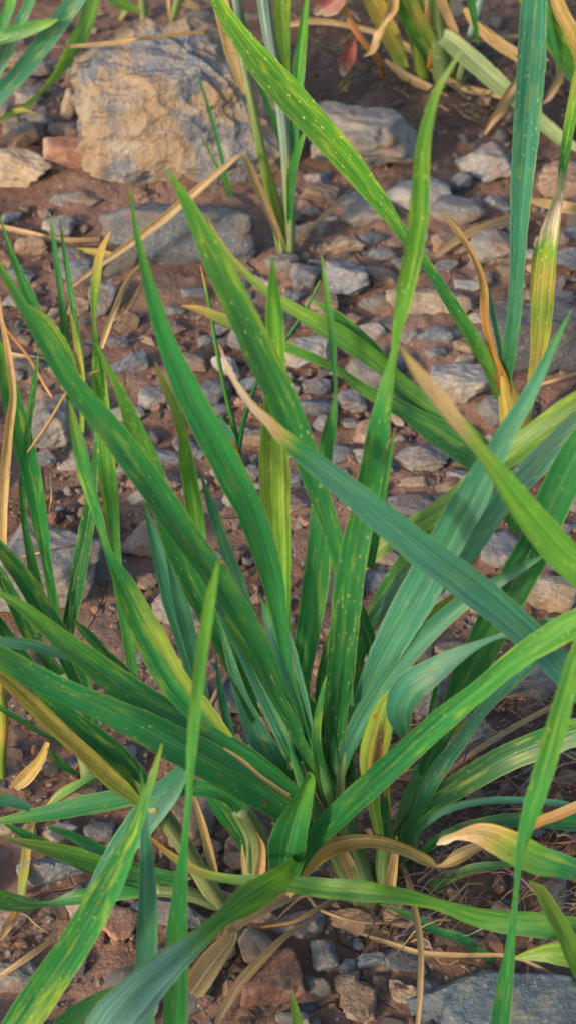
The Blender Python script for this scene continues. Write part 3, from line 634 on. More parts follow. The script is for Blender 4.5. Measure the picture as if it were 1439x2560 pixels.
stem(p, [(428, 66, 14), (440, 20, 22), (455, -40, 20)], 60, 60, 'p')
leaf(p, [(372, 20, 12), (335, 22, 22), (290, 0, 40), (250, -40, 40)], 48, 60, 'yg')
leaf(p, [(300, 50, 10), (310, 20, 20), (295, -20, 20)], 48, 50, 'p')
leaf(p, [(440, 132, 4), (436, 90, 12), (424, 40, 10), (420, -20, 12)], 70, 60, 't', name='dry_leaf', spot=0)
leaf(p, [(425, -10, 20), (470, 10, 26), (500, 22, 6)], 60, 60, 'd', name='dry_leaf', spot=0)

# --- seedling weeds in the middle
p = plant(600, 1180, 'spindly weed seedling with a thin brown stalk in the centre', 'weed', 'weed_seedling')
stem(p, [(602, 1185, 12), (594, 1110, 14), (568, 1000, 12), (545, 890, 10), (528, 790, 9), (514, 715, 8), (502, 665, 4)], 1180, 1150, 'go', ns=6)
stem(p, [(596, 1130, 12), (612, 1040, 12), (650, 940, 10), (712, 850, 10), (765, 770, 9), (800, 700, 5)], 1180, 1150, 'gk', ns=6)
leaf(p, [(592, 1120, 10), (570, 1090, 34), (552, 1060, 30), (548, 1035, 6)], 1185, 1185, 'b', wave=.3)
leaf(p, [(592, 1130, 10), (575, 1105, 18), (540, 1090, 14)], 1185, 1190, 'o', spot=0)

# --- left plant
p = plant(222, 1965, 'wheat plant with many upright leaves at the left edge')
stem(p, [(228, 1970, 46), (222, 1900, 54), (196, 1800, 62), (160, 1690, 58)], 1960, 1950, 'p', spot=.3)
stem(p, [(8, 1985, 20), (4, 1900, 24), (10, 1800, 26), (2, 1700, 20)], 1960, 1960, 'ygy')
leaf(p, [(335, 1700, 30), (322, 1600, 36), (300, 1480, 32), (287, 1350, 34), (276, 1260, 48), (266, 1150, 56), (262, 1050, 54), (250, 940, 46), (240, 860, 18), (235, 790, 14), (238, 720, 28), (250, 640, 26), (276, 578, 3)],
     1960, 1880, 'go', [0, 15, -30, 50, -10, 20], 14, .7, .5)
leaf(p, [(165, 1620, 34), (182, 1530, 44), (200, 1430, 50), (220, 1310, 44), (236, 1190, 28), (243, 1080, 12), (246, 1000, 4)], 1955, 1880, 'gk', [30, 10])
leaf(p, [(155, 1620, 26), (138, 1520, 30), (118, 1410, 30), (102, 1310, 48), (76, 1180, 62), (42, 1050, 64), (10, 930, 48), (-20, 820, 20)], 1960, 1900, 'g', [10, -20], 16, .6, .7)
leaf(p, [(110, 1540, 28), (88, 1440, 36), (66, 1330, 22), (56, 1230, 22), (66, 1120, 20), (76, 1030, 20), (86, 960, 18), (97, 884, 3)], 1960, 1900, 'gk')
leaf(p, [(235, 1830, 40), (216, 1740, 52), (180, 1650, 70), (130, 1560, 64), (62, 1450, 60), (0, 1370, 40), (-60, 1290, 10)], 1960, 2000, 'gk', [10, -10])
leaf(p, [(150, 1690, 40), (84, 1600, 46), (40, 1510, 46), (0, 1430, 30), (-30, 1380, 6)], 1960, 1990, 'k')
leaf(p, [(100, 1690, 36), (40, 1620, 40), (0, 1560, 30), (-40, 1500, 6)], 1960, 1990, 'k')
leaf(p, [(330, 1640, 5), (230, 1080, 8), (185, 960, 26), (150, 895, 36), (110, 825, 40), (70, 735, 36), (30, 635, 18), (-4, 530, 3)][1:], 1940, 1900, 'g', [20, -10], spot=.6)
leaf(p, [(180, 1100, 10), (172, 960, 24), (165, 850, 26), (154, 750, 20), (140, 640, 18), (125, 532, 3)], 1930, 1860, 'gk')
leaf(p, [(212, 1040, 14), (205, 930, 24), (192, 830, 22), (180, 740, 18), (165, 650, 16), (148, 542, 3)], 1930, 1850, 'gk')
leaf(p, [(195, 940, 8), (165, 870, 26), (120, 802, 24), (65, 758, 4)], 1940, 1930, 'l', spot=.8)
leaf(p, [(206, 1080, 12), (206, 960, 20), (194, 870, 20), (174, 775, 5)], 1940, 1930, 'ygy', spot=1, rust=1.2)
leaf(p, [(210, 1665, 5), (150, 1636, 26), (80, 1612, 36), (0, 1603, 34), (-60, 1610, 20)], 2010, 2060, 'b', [0, 30])
leaf(p, [(415, 1800, 40), (340, 1710, 42), (270, 1640, 28), (220, 1590, 32), (183, 1548, 4)], 2050, 2060, 'gk', [10, -30])
leaf(p, [(175, 1866, 14), (105, 1832, 18), (50, 1800, 18), (0, 1768, 16), (-40, 1740, 6)], 1970, 1990, 'gk')
leaf(p, [(190, 1936, 14), (152, 1908, 24), (118, 1872, 4)], 1975, 1990, 'g')
leaf(p, [(120, 1855, 16), (100, 1900, 32), (62, 1945, 46), (20, 1982, 10)], 1965, 1985, 'yt', [0, 20], 20, 0, name='dry_leaf')
leaf(p, [(250, 1935, 10), (205, 1955, 22), (155, 1985, 30), (118, 2014, 5)], 1990, 2020, 'gy', spot=.6)
leaf(p, [(5, 1380, 34), (10, 1210, 32), (20, 1080, 28), (32, 985, 22), (22, 880, 20), (5, 790, 10), (0, 740, 4)], 1960, 1920, 't', [20, -20, 40], 30, 0, .8, name='dry_leaf')
stem(p, [(70, 1130, 5), (120, 1060, 8), (165, 985, 8), (200, 945, 6), (250, 925, 4)], 1930, 1930, 't', 'dry_leaf', 0, ns=6)

# --- main tuft: left hand tiller (foot at 560,2260)
q = plant(565, 2270, 'low spreading wheat tiller with yellowed leaf left of the main tuft')
stem(q, [(560, 2275, 46), (520, 2215, 46), (470, 2130, 44), (420, 2055, 46), (385, 2010, 46)], 2265, 2285, 'p', spot=.2)
stem(q, [(560, 2275, 34), (500, 2245, 36), (440, 2228, 36), (390, 2224, 34)], 2270, 2290, 'p', spot=.2)
stem(q, [(610, 2280, 46), (632, 2190, 52), (640, 2100, 56), (600, 2020, 50)], 2265, 2255, 'p', spot=.1)
leaf(q, [(400, 2030, 40), (340, 1985, 62), (280, 1940, 70), (200, 1868, 58), (120, 1800, 56), (58, 1742, 46), (0, 1690, 34), (-40, 1660, 8)], 2285, 2300, 'y', [10, -20], 14, .7, 1.0)
leaf(q, [(385, 2010, 40), (330, 1930, 64), (260, 1862, 70), (180, 1795, 56), (110, 1735, 40), (40, 1690, 10)], 2270, 2280, 'gk', [-20, 20])
leaf(q, [(400, 2226, 34), (300, 2226, 54), (200, 2242, 46), (118, 2262, 18), (55, 2264, 50), (0, 2250, 58), (-60, 2225, 40)], 2290, 2330, 'gl', [10, 30, -60, 10], 14, .6)
leaf(q, [(440, 2196, 40), (350, 2180, 50), (262, 2160, 60), (150, 2130, 48), (62, 2108, 26), (0, 2090, 6)], 2290, 2310, 'gy', [10, -20], 14, .8, .1)
leaf(q, [(420, 2215, 40), (335, 2196, 54), (240, 2168, 48), (140, 2128, 40), (60, 2085, 28), (10, 2058, 6)], 2280, 2290, 'gk')
leaf(q, [(330, 2150, 10), (240, 2122, 34), (180, 2092, 30), (120, 2068, 10)], 2280, 2290, 'g')
leaf(q, [(640, 2060, 30), (560, 1985, 44), (450, 1968, 54), (350, 1987, 62), (220, 2012, 62), (100, 2036, 46), (0, 2053, 18), (-30, 2057, 4)], 2255, 2310, 'g', [20, -10], 14, .5, .4)
leaf(q, [(0, 1995, 40), (50, 2010, 30), (90, 2030, 8)][::-1], 2290, 2300, 'b')
leaf(q, [(560, 1965, 10), (470, 1924, 40), (410, 1985, 88), (342, 2070, 92), (282, 2150, 70), (235, 2225, 40), (205, 2280, 6)], 2260, 2340, 'b', [40, 0, -20], 10, .3)
leaf(q, [(540, 2180, 12), (520, 2110, 26), (505, 2050, 22), (485, 1985, 8)], 2270, 2275, 't', [0, 30], 30, 0, name='dry_leaf')
leaf(q, [(612, 2190, 14), (608, 2150, 14), (605, 2110, 4)], 2290, 2290, 't', spot=0, name='dry_leaf')

# --- main tuft
m = plant(905, 2285, 'large central wheat tuft with broad green leaves and ligules on its stems')
stem(m, [(935, 2300, 60), (915, 2220, 52), (872, 2110, 46), (822, 1970, 38), (790, 1880, 26), (774, 1830, 8)], 2290, 2240, 'st', spot=0)
stem(m, [(925, 2295, 44), (870, 2200, 40), (820, 2100, 38), (770, 1990, 34), (742, 1915, 24), (724, 1860, 6)], 2285, 2255, 'st', spot=0)
stem(m, [(945, 2290, 56), (905, 2170, 50), (862, 2030, 44), (835, 1900, 36), (828, 1800, 12)], 2270, 2220, 'st', spot=0)
stem(m, [(948, 2285, 44), (955, 2180, 44), (962, 2080, 40), (960, 1990, 12)], 2270, 2250, 'st', spot=.2)
for a in ([(772, 1850, 16), (778, 1836, 26), (797, 1843, 8)], [(795, 1945, 16), (812, 1925, 26), (822, 1910, 8)], [(722, 1925, 12), (726, 1912, 16), (728, 1902, 4)]):
    leaf(m, a, 2238, 2238, 'p', [0, 20], 30, 0, name='ligule')
leaf(m, [(868, 1760, 40), (858, 1560, 44), (846, 1395, 50), (795, 1225, 66), (732, 1060, 90), (650, 885, 97), (560, 695, 86), (508, 585, 62), (462, 495, 36), (416, 420, 4)], 2225, 2130, 'gl', [25, 10, -12, 18], 14, .65, .1)
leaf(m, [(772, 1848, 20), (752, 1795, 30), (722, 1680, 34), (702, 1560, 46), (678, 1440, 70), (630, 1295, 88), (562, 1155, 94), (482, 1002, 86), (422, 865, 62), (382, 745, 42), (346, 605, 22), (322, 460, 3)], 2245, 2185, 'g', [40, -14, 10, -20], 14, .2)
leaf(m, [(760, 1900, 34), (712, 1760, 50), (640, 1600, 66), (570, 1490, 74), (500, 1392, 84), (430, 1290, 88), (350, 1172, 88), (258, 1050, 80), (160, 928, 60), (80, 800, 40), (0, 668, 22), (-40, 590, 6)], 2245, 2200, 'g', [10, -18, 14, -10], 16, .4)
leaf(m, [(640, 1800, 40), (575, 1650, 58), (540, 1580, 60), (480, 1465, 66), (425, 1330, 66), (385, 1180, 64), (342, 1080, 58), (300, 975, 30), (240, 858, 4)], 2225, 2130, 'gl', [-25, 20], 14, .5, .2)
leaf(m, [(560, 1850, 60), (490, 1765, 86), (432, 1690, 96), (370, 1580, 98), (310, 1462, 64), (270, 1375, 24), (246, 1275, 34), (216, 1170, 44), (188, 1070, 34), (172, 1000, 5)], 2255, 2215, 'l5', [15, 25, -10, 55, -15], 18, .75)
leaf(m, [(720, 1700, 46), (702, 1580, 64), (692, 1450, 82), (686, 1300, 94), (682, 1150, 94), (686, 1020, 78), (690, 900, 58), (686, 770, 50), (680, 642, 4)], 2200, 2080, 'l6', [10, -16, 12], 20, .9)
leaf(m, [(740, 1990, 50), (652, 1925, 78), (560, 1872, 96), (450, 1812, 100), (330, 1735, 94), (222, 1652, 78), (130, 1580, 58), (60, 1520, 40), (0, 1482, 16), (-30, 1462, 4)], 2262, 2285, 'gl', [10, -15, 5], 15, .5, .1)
leaf(m, [(790, 2090, 40), (742, 2045, 62), (690, 2010, 88), (620, 1965, 108), (530, 1910, 116), (420, 1852, 112), (300, 1788, 92), (180, 1735, 74), (80, 1688, 76), (0, 1642, 68), (-70, 1600, 20)], 2275, 2345, 'g', [5, -18, 12, -25], 12, .35, .9)
leaf(m, [(560, 1870, 6), (605, 1900, 12), (650, 1940, 12), (720, 1990, 14)][::-1], 2290, 2310, 't', [0, 30], 30, 0, name='dry_leaf')
leaf(m, [(725, 1960, 50), (655, 1860, 72), (605, 1745, 46), (565, 1610, 22), (540, 1530, 4)], 2235, 2215, 'b', [-15, 20])
leaf(m, [(750, 1920, 54), (695, 1800, 62), (625, 1650, 60), (565, 1530, 46), (528, 1450, 8)], 2230, 2205, 'b', [20, -15])
leaf(m, [(768, 1848, 18), (738, 1740, 34), (704, 1640, 42), (672, 1560, 30), (652, 1495, 4)], 2244, 2230, 'b', [-40, 10])
leaf(m, [(780, 1850, 30), (760, 1750, 30), (735, 1640, 24), (715, 1560, 5)], 2246, 2240, 'b', [40, 10])
leaf(m, [(655, 1640, 34), (620, 1530, 42), (594, 1450, 42), (564, 1370, 40), (530, 1270, 30), (500, 1180, 4)], 2150, 2080, 'b', [20, -10], 14, 1.0)
leaf(m, [(540, 1850, 30), (490, 1700, 42), (452, 1570, 58), (420, 1470, 58), (385, 1350, 36), (360, 1258, 4)], 2110, 2040, 'b', [10, -15], spot=.1)
leaf(m, [(520, 1800, 30), (490, 1660, 40), (465, 1560, 48), (440, 1450, 40), (414, 1358, 4)], 2120, 2050, 'b', [-20, 5], spot=.1)
leaf(m, [(530, 1560, 34), (505, 1400, 40), (487, 1280, 54), (470, 1180, 50), (455, 1080, 32), (436, 1020, 28), (410, 960, 22), (387, 905, 4)], 2140, 2080, 'gy', [10, -20], 14, .8)
leaf(m, [(580, 1880, 26), (566, 1800, 30), (551, 1730, 22), (540, 1638, 3)], 2180, 2180, 'b', spot=0)
leaf(m, [(800, 1960, 44), (770, 1800, 40), (752, 1720, 60), (770, 1580, 74), (790, 1420, 82), (806, 1280, 62), (820, 1150, 48), (830, 1060, 36), (838, 980, 10), (834, 920, 16), (828, 830, 24), (815, 730, 18), (803, 638, 3)],
     2215, 2110, 'g', [-10, 15, -15, 60, -10, 10], 22, .4)
leaf(m, [(838, 1960, 50), (838, 1800, 70), (846, 1700, 86), (862, 1550, 92), (882, 1400, 88), (912, 1250, 78), (942, 1090, 72), (966, 990, 52), (985, 900, 24), (996, 820, 32), (1012, 730, 54), (1032, 620, 62), (1046, 520, 60), (1052, 400, 50), (1066, 310, 38), (1090, 230, 25), (1125, 170, 14), (1160, 116, 3)],
     2235, 2170, 'l1', [5, -15, 12, -20, 60, -15, -10, 20], 16, .5)
leaf(m, [(850, 1960, 50), (880, 1835, 50), (922, 1720, 74), (982, 1600, 104), (1052, 1480, 120), (1112, 1360, 114), (1182, 1230, 102), (1260, 1090, 62), (1320, 990, 46), (1380, 870, 26), (1426, 775, 3)], 2225, 2180, 'b', [-10, 14, -10, 15], 16, .25)
leaf(m, [(830, 1980, 40), (870, 1865, 52), (920, 1772, 62), (980, 1682, 66), (1060, 1590, 62), (1150, 1510, 52), (1230, 1460, 42), (1300, 1420, 28), (1366, 1384, 3)], 2240, 2230, 'b', [15, -20], 18, .2)
leaf(m, [(890, 2020, 60), (870, 1950, 70), (830, 1850, 66), (790, 1780, 40), (760, 1730, 10)], 2230, 2225, 'gk', [10, 20])
leaf(m, [(820, 1900, 40), (800, 1740, 36), (820, 1620, 30), (850, 1520, 8)], 2205, 2190, 'k')
leaf(m, [(910, 1760, 30), (930, 1650, 40), (912, 1560, 36), (898, 1495, 4)], 2180, 2160, 'k')
leaf(m, [(925, 1420, 24), (945, 1300, 26), (957, 1220, 24), (970, 1150, 20), (984, 1078, 3)], 2170, 2120, 'g')
leaf(m, [(865, 1800, 40), (880, 1660, 40), (930, 1540, 44), (985, 1440, 46), (1050, 1355, 44), (1120, 1270, 20)], 2140, 2080, 'gl', [-20, 20])
leaf(m, [(860, 1820, 36), (900, 1620, 40), (960, 1500, 36), (1010, 1410, 34), (1070, 1330, 10)], 2120, 2070, 'gk')
leaf(m, [(905, 1780, 30), (1020, 1605, 34), (1080, 1540, 38), (1132, 1488, 16), (1160, 1450, 4)], 2190, 2150, 'ygy', spot=.2)
leaf(m, [(960, 1700, 40), (1060, 1500, 60), (1150, 1390, 80), (1230, 1280, 80), (1320, 1180, 78), (1440, 1070, 74), (1540, 980, 30)], 2160, 2080, 'b', [-30, 20], 14, .4)
leaf(m, [(920, 1560, 40), (1020, 1440, 56), (1130, 1330, 64), (1250, 1250, 50), (1360, 1160, 44), (1450, 1090, 30)], 2130, 2060, 'b', [30, 0], spot=.2)
leaf(m, [(850, 1460, 40), (920, 1392, 58), (990, 1340, 62), (1080, 1290, 64), (1160, 1232, 66), (1250, 1155, 76), (1350, 1080, 80), (1440, 1012, 80), (1550, 930, 20)], 2110, 2040, 'yg', [10, 30, -10], 14, .8, .4)
leaf(m, [(815, 2010, 26), (770, 1900, 36), (720, 1790, 44), (660, 1690, 40), (600, 1600, 26), (560, 1540, 4)], 2250, 2240, 'g', [20, -20])
leaf(m, [(830, 2060, 24), (805, 1950, 34), (790, 1850, 30), (800, 1760, 20), (815, 1690, 4)], 2262, 2255, 'gk', [-20, 20])
leaf(m, [(700, 2060, 26), (660, 1980, 40), (610, 1930, 40), (545, 1900, 30), (500, 1860, 6)], 2250, 2262, 'gk', [10, -20])
leaf(m, [(880, 2150, 22), (855, 2060, 30), (850, 1960, 26), (860, 1880, 8)], 2275, 2270, 'p', [20, -10], 30, .1, name='sheath')
leaf(m, [(900, 2250, 26), (880, 2180, 36), (850, 2120, 30), (830, 2080, 8)], 2292, 2290, 'd', [20, -10], 30, .1, name='sheath')
leaf(m, [(965, 2270, 26), (975, 2200, 34), (985, 2140, 26), (990, 2090, 6)], 2290, 2286, 't', [-20, 10], 30, .1, name='sheath')
leaf(m, [(640, 2260, 20), (650, 2180, 30), (655, 2120, 22), (640, 2080, 6)], 2288, 2286, 't', [-20, 10], 30, .1, name='sheath')
leaf(m, [(632, 2240, 14), (615, 2120, 40), (560, 2030, 50), (515, 1970, 30)], 2262, 2258, 'gk', [10, 30])
# three long leaves running to the upper left from the right hand side
leaf(m, [(1290, 1330, 30), (1240, 1190, 62), (1180, 1140, 88), (1100, 1088, 88), (1010, 1030, 54), (920, 980, 40), (850, 930, 24), (800, 902, 28), (720, 868, 32), (640, 838, 32), (560, 800, 34), (500, 775, 26), (454, 764, 4)], 2070, 1960, 'go', [10, -20, 30, -10], 14, .8, .3)
leaf(m, [(1330, 1290, 30), (1230, 1150, 46), (1160, 1072, 52), (1080, 1012, 48), (1010, 962, 46), (950, 910, 52), (870, 852, 64), (800, 810, 54), (720, 765, 36), (650, 715, 26), (590, 660, 22), (545, 600, 18), (519, 545, 3)], 2050, 1930, 'gy', [-10, 20, -10], 14, .9, .3)
leaf(m, [(1300, 1260, 30), (1200, 1150, 50), (1120, 1092, 60), (1060, 1040, 58), (1000, 980, 52), (960, 912, 46), (900, 850, 52), (840, 792, 36), (779, 749, 4)], 2060, 1950, 'g', [15, -25, 10], 14, .6, .1)
# rust-spotted, folded-over leaf
leaf(m, [(952, 2110, 22), (930, 1990, 44), (930, 1900, 78), (948, 1820, 84), (965, 1760, 56), (985, 1715, 8)], 2285, 2285, 'rusty', [15, 5], 14, 0.5, 3.0)
leaf(m, [(1020, 1868, 2), (1006, 1825, 44), (996, 1775, 84), (1020, 1722, 100), (1076, 1682, 84), (1140, 1640, 52), (1220, 1600, 18), (1300, 1574, 22), (1385, 1545, 6)], 2300, 2290, 'b', [0, -8, 5, 10, 0], 12, .35, 1.6)
# leaf sweeping up to the right, with its curled sister
leaf(m, [(735, 2190, 40), (775, 2112, 62), (870, 2015, 78), (980, 1912, 80), (1100, 1802, 76), (1200, 1722, 64), (1300, 1640, 70), (1440, 1558, 84), (1560, 1500, 40)], 2300, 2480, 'gl', [20, -10, 20], 16, .6, .4)
leaf(m, [(702, 2215, 40), (712, 2160, 96), (724, 2100, 118), (740, 2040, 98), (758, 1985, 60), (770, 1948, 40), (768, 1930, 14)], 2320, 2350, 'gl', [-8, 6, -20], 34, .1, wave=.3)

# --- right hand tiller
r = plant(1000, 2200, 'wheat tiller on the right with low arching leaves over dead roots')
stem(r, [(985, 2200, 50), (1000, 2100, 50), (1025, 2000, 46), (1060, 1930, 40)], 2200, 2180, 'st')
stem(r, [(1010, 2190, 36), (1030, 2090, 40), (1040, 1990, 40), (1050, 1920, 34)], 2190, 2170, 'st')
leaf(r, [(1040, 2010, 34), (1060, 1930, 46), (1095, 1850, 60), (1140, 1750, 80), (1200, 1620, 104), (1270, 1482, 110), (1335, 1358, 110), (1402, 1210, 110), (1460, 1100, 90), (1540, 960, 20)], 2190, 2130, 'gk', [10, -15, 15], 20, .2)
leaf(r, [(1030, 2050, 34), (1085, 1935, 54), (1150, 1850, 42), (1205, 1775, 38), (1285, 1692, 48), (1380, 1600, 60), (1460, 1540, 50), (1520, 1500, 8)], 2235, 2260, 'b', [-30, 20])
leaf(r, [(985, 2100, 30), (1065, 2015, 60), (1150, 1962, 76), (1250, 1902, 84), (1350, 1860, 88), (1440, 1826, 84), (1560, 1790, 30)], 2215, 2240, 'gk', [10, -20], 12, .9)
leaf(r, [(1005, 2120, 14), (1060, 2060, 22), (1120, 2022, 24), (1220, 2002, 22), (1330, 2002, 20), (1440, 2016, 18), (1520, 2040, 6)], 2220, 2230, 'b', [0, 20], spot=0)
leaf(r, [(1020, 2160, 16), (1110, 2092, 34), (1220, 2058, 40), (1330, 2050, 46), (1440, 2060, 54), (1540, 2080, 20)], 2205, 2215, 'gk')
leaf(r, [(1030, 2250, 16), (1100, 2205, 32), (1180, 2172, 30), (1260, 2162, 20), (1320, 2165, 4)], 2230, 2240, 'k')
leaf(r, [(1066, 1830, 6), (1080, 1760, 18), (1095, 1690, 10)], 2130, 2130, 'k')
leaf(r, [(1010, 2100, 20), (1075, 1880, 30), (1150, 1820, 26), (1190, 1800, 8)], 2170, 2160, 'ygy')
leaf(r, [(965, 2150, 12), (968, 2040, 20), (966, 1960, 16), (964, 1900, 4)], 2250, 2255, 'ygy', rust=1)
leaf(m, [(720, 2240, 18), (775, 2168, 36), (835, 2124, 54), (920, 2106, 44), (1000, 2122, 36), (1060, 2148, 34), (1095, 2166, 12), (1150, 2142, 44), (1215, 2112, 20)], 2310, 2290, 'yt', [10, 30, -10, 40], 26, .1, .9, name='dry_leaf')
leaf(r, [(1300, 2090, 8), (1330, 2062, 28), (1400, 2036, 34), (1470, 2008, 30), (1530, 1990, 6)], 2260, 2270, 'o', [0, 30], 30, 0, name='dry_leaf')

# --- plants whose feet lie outside the frame
p = plant(1760, 2330, 'blue green wheat leaf with a bleached tip crossing the whole picture')
leaf(p, [(1760, 2330, 40), (1640, 1980, 60), (1520, 1800, 76), (1440, 1715, 84), (1370, 1640, 92), (1280, 1552, 100), (1180, 1470, 108), (1060, 1380, 104), (940, 1282, 92), (830, 1192, 74), (730, 1112, 56), (670, 1052, 34), (620, 1002, 22), (575, 930, 14), (548, 862, 2)],
     2330, 2300, 'bt', [10, -10, 8, 12], 12, .15, .1)
p = plant(1700, 2640, 'wheat plant at the right edge with a tan tipped leaf')
leaf(p, [(1700, 2640, 30), (1620, 1800, 70), (1540, 1530, 96), (1465, 1440, 104), (1400, 1380, 104), (1340, 1310, 96), (1272, 1222, 76), (1212, 1142, 48), (1160, 1080, 44), (1100, 1002, 52), (1042, 932, 38), (1000, 868, 4)], 2640, 2560, 'lt', [0, 10, -15], 12, .4, .5)
leaf(p, [(1640, 2560, 30), (1560, 2260, 50), (1440, 2180, 66), (1345, 2150, 92), (1270, 2112, 98), (1205, 2084, 72), (1142, 2088, 26), (1110, 2100, 26), (1090, 2112, 4)], 2620, 2560, 'lo', [10, -10, 30], 14, .6, 1.2)
leaf(p, [(1660, 2640, 30), (1560, 2330, 60), (1440, 2324, 74), (1330, 2312, 78), (1200, 2288, 60), (1100, 2258, 36), (1000, 2236, 52), (900, 2226, 64), (800, 2220, 62), (700, 2208, 46), (580, 2198, 30), (500, 2180, 28), (430, 2140, 22), (368, 2086, 3)], 2600, 2400, 'go', [10, -20, 60, -10, 15], 12, .5, .5)
leaf(p, [(1640, 2640, 30), (1560, 2480, 50), (1470, 2400, 76), (1400, 2382, 72), (1340, 2385, 42), (1282, 2396, 8)], 2640, 2600, 'yg', [0, 20])
leaf(p, [(1540, 2640, 30), (1450, 2430, 54), (1415, 2350, 56), (1388, 2300, 50), (1352, 2238, 44), (1320, 2205, 10)], 2640, 2620, 'l', [10, -30], spot=.2)
leaf(p, [(1560, 2560, 30), (1440, 2478, 50), (1370, 2448, 46), (1290, 2422, 36), (1200, 2382, 30), (1150, 2345, 32), (1090, 2328, 26), (1020, 2288, 20), (948, 2260, 4)], 2500, 2350, 'g', [10, -20], 14, .4, .4)
p = plant(1225, 2860, 'tall narrow wheat leaf rising from the bottom right and twisting')
leaf(p, [(1220, 2860, 60), (1238, 2640, 66), (1258, 2480, 54), (1276, 2360, 30), (1290, 2240, 18), (1302, 2140, 30), (1330, 2030, 54), (1368, 1890, 66), (1410, 1740, 60), (1450, 1610, 46), (1490, 1480, 6)], 2860, 2760, 'gl', [5, -10, 65, -10, 10], 14, .5)
p = plant(430, 2815, 'wheat plant at the bottom edge with a tall twisted upright leaf')
leaf(p, [(428, 2815, 50), (433, 2680, 74), (438, 2500, 76), (443, 2350, 68), (452, 2220, 46), (463, 2110, 24), (474, 2010, 20), (479, 1930, 26), (484, 1840, 34), (492, 1740, 38), (506, 1620, 38), (526, 1500, 33), (546, 1402, 4)], 2810, 2790, 'gl', [5, -10, 12, 60, -10, 15], 14, .35)
leaf(p, [(352, 2790, 40), (358, 2620, 62), (364, 2440, 66), (370, 2300, 64), (370, 2200, 52), (365, 2090, 32), (358, 1985, 16), (352, 1920, 3)], 2790, 2740, 'b', [-5, 10], 18, .15)
leaf(p, [(420, 2800, 30), (200, 2640, 60), (150, 2590, 66), (200, 2530, 56), (300, 2470, 30), (380, 2430, 4)], 2800, 2760, 'g', spot=.3)
p = plant(-160, 2920, 'broad yellow patched wheat leaf leaning across the bottom left')
leaf(p, [(-160, 2920, 60), (-20, 2660, 110), (40, 2580, 114), (105, 2480, 110), (192, 2350, 100), (262, 2230, 88), (322, 2110, 58), (360, 2005, 30), (386, 1930, 20), (406, 1858, 3)], 2920, 2800, 'l5', [10, -12, 15], 12, 1.0, .5)
leaf(m, [(735, 2150, 30), (712, 2185, 60), (672, 2215, 84), (615, 2255, 92), (556, 2298, 56), (496, 2350, 64), (420, 2412, 98), (345, 2480, 130), (275, 2570, 150), (225, 2690, 140), (196, 2800, 90), (180, 2900, 20)], 2320, 3200, 'curl', [10, -20, 35, -10, 5], 12, .2, ease=.42)
p = plant(752, 2700, 'single young wheat leaf tip at the bottom edge', 'wheat leaf', 'wheat_leaf')
leaf(p, [(752, 2700, 30), (748, 2600, 38), (736, 2530, 28), (726, 2476, 4)], 2700, 2690, 'l', spot=.5)

# ------------------------------------------------------------------ dead straw lying about
def straw(label, pts, sty='t', lift=0.004, fl=True):
    g = ground(pts[0][0], pts[0][1]); 
    o = (leaf if fl else stem)(None, pts, 0, 0, sty, name='straw', lift=lift, spot=0, **({'fold': 24} if fl else {'ns': 6}))
    return tag(o, label, 'straw')
straw('tan straw lying across the top of the big boulder', [(130, 118, 6), (250, 112, 12), (350, 98, 10), (460, 84, 8), (560, 76, 8)], 'd', 0.16)
straw('tan straw lying along the soil behind the left blades', [(-20, 560, 12), (60, 580, 14), (150, 600, 14), (250, 598, 10)], 'd')
straw('yellow straw under the slab at left', [(160, 625, 8), (230, 628, 16), (300, 645, 18), (350, 662, 6)], 'y')
straw('forked tan straw bent beside the orange tipped blade', [(252, 870, 12), (280, 790, 16), (320, 700, 12), (368, 648, 4)], 't', 0.03)
straw('pale straw by the grey stone in the left middle', [(285, 800, 6), (320, 770, 8), (350, 720, 8), (360, 690, 3)], 'd', 0.01)
straw('thin orange stalk slanting on the left soil', [(10, 815, 9), (70, 890, 9), (120, 975, 8), (170, 1050, 5)], 'o', 0.02, False)
straw('curved straw at the left edge near dark stone', [(-20, 875, 12), (40, 890, 14), (120, 900, 8)], 't')
straw('thin bent straw on the large pale rock', [(40, 1395, 5), (110, 1380, 6), (195, 1360, 3)], 't', 0.05, False)
straw('short hooked straw above the large pale rock', [(128, 1180, 5), (130, 1240, 6), (122, 1290, 3)], 'd', 0.03, False)
straw('tan straw below the flat notched grey stone', [(1090, 640, 10), (1160, 590, 22), (1270, 550, 22), (1310, 540, 8)], 'd', 0.015)
straw('pale dry blade on the pinkish stone at right', [(1320, 500, 12), (1390, 515, 28), (1450, 525, 28), (1500, 520, 8)], 't', 0.03)
straw('thin straw slanting left of the grey stone', [(740, 600, 10), (800, 550, 12), (880, 470, 6)], 'd', 0.01)
straw('brown twig right of the yellow plant foot', [(1330, 965, 10), (1390, 950, 13), (1480, 922, 12)], 'd', 0.012, False)
straw('brown straw pointing at the red stone at the bottom', [(540, 2560, 14), (590, 2470, 26), (650, 2400, 24), (720, 2335, 14), (800, 2290, 10)], 'd', 0.012)
straw('thick tan dead sheath below the curling leaf', [(470, 2480, 60), (520, 2410, 62), (570, 2350, 40), (590, 2310, 30), (700, 2250, 30), (760, 2230, 10)], 't', 0.014)
straw('long thin brown stalk hanging to the bottom edge', [(1040, 2600, 12), (1050, 2460, 14), (1050, 2360, 16), (1035, 2270, 16), (1015, 2190, 14), (990, 2140, 10)], 'd', 0.03)
straw('curved tan straw above the slate', [(895, 2334, 4), (960, 2355, 12), (1050, 2382, 14), (1150, 2388, 12), (1270, 2390, 10), (1350, 2420, 8), (1440, 2465, 6)], 'd', 0.012)
straw('red brown stalk from the tuft to the reddish stone', [(640, 2320, 8), (730, 2305, 10), (790, 2275, 16), (850, 2240, 14)], 'o', 0.014, False)
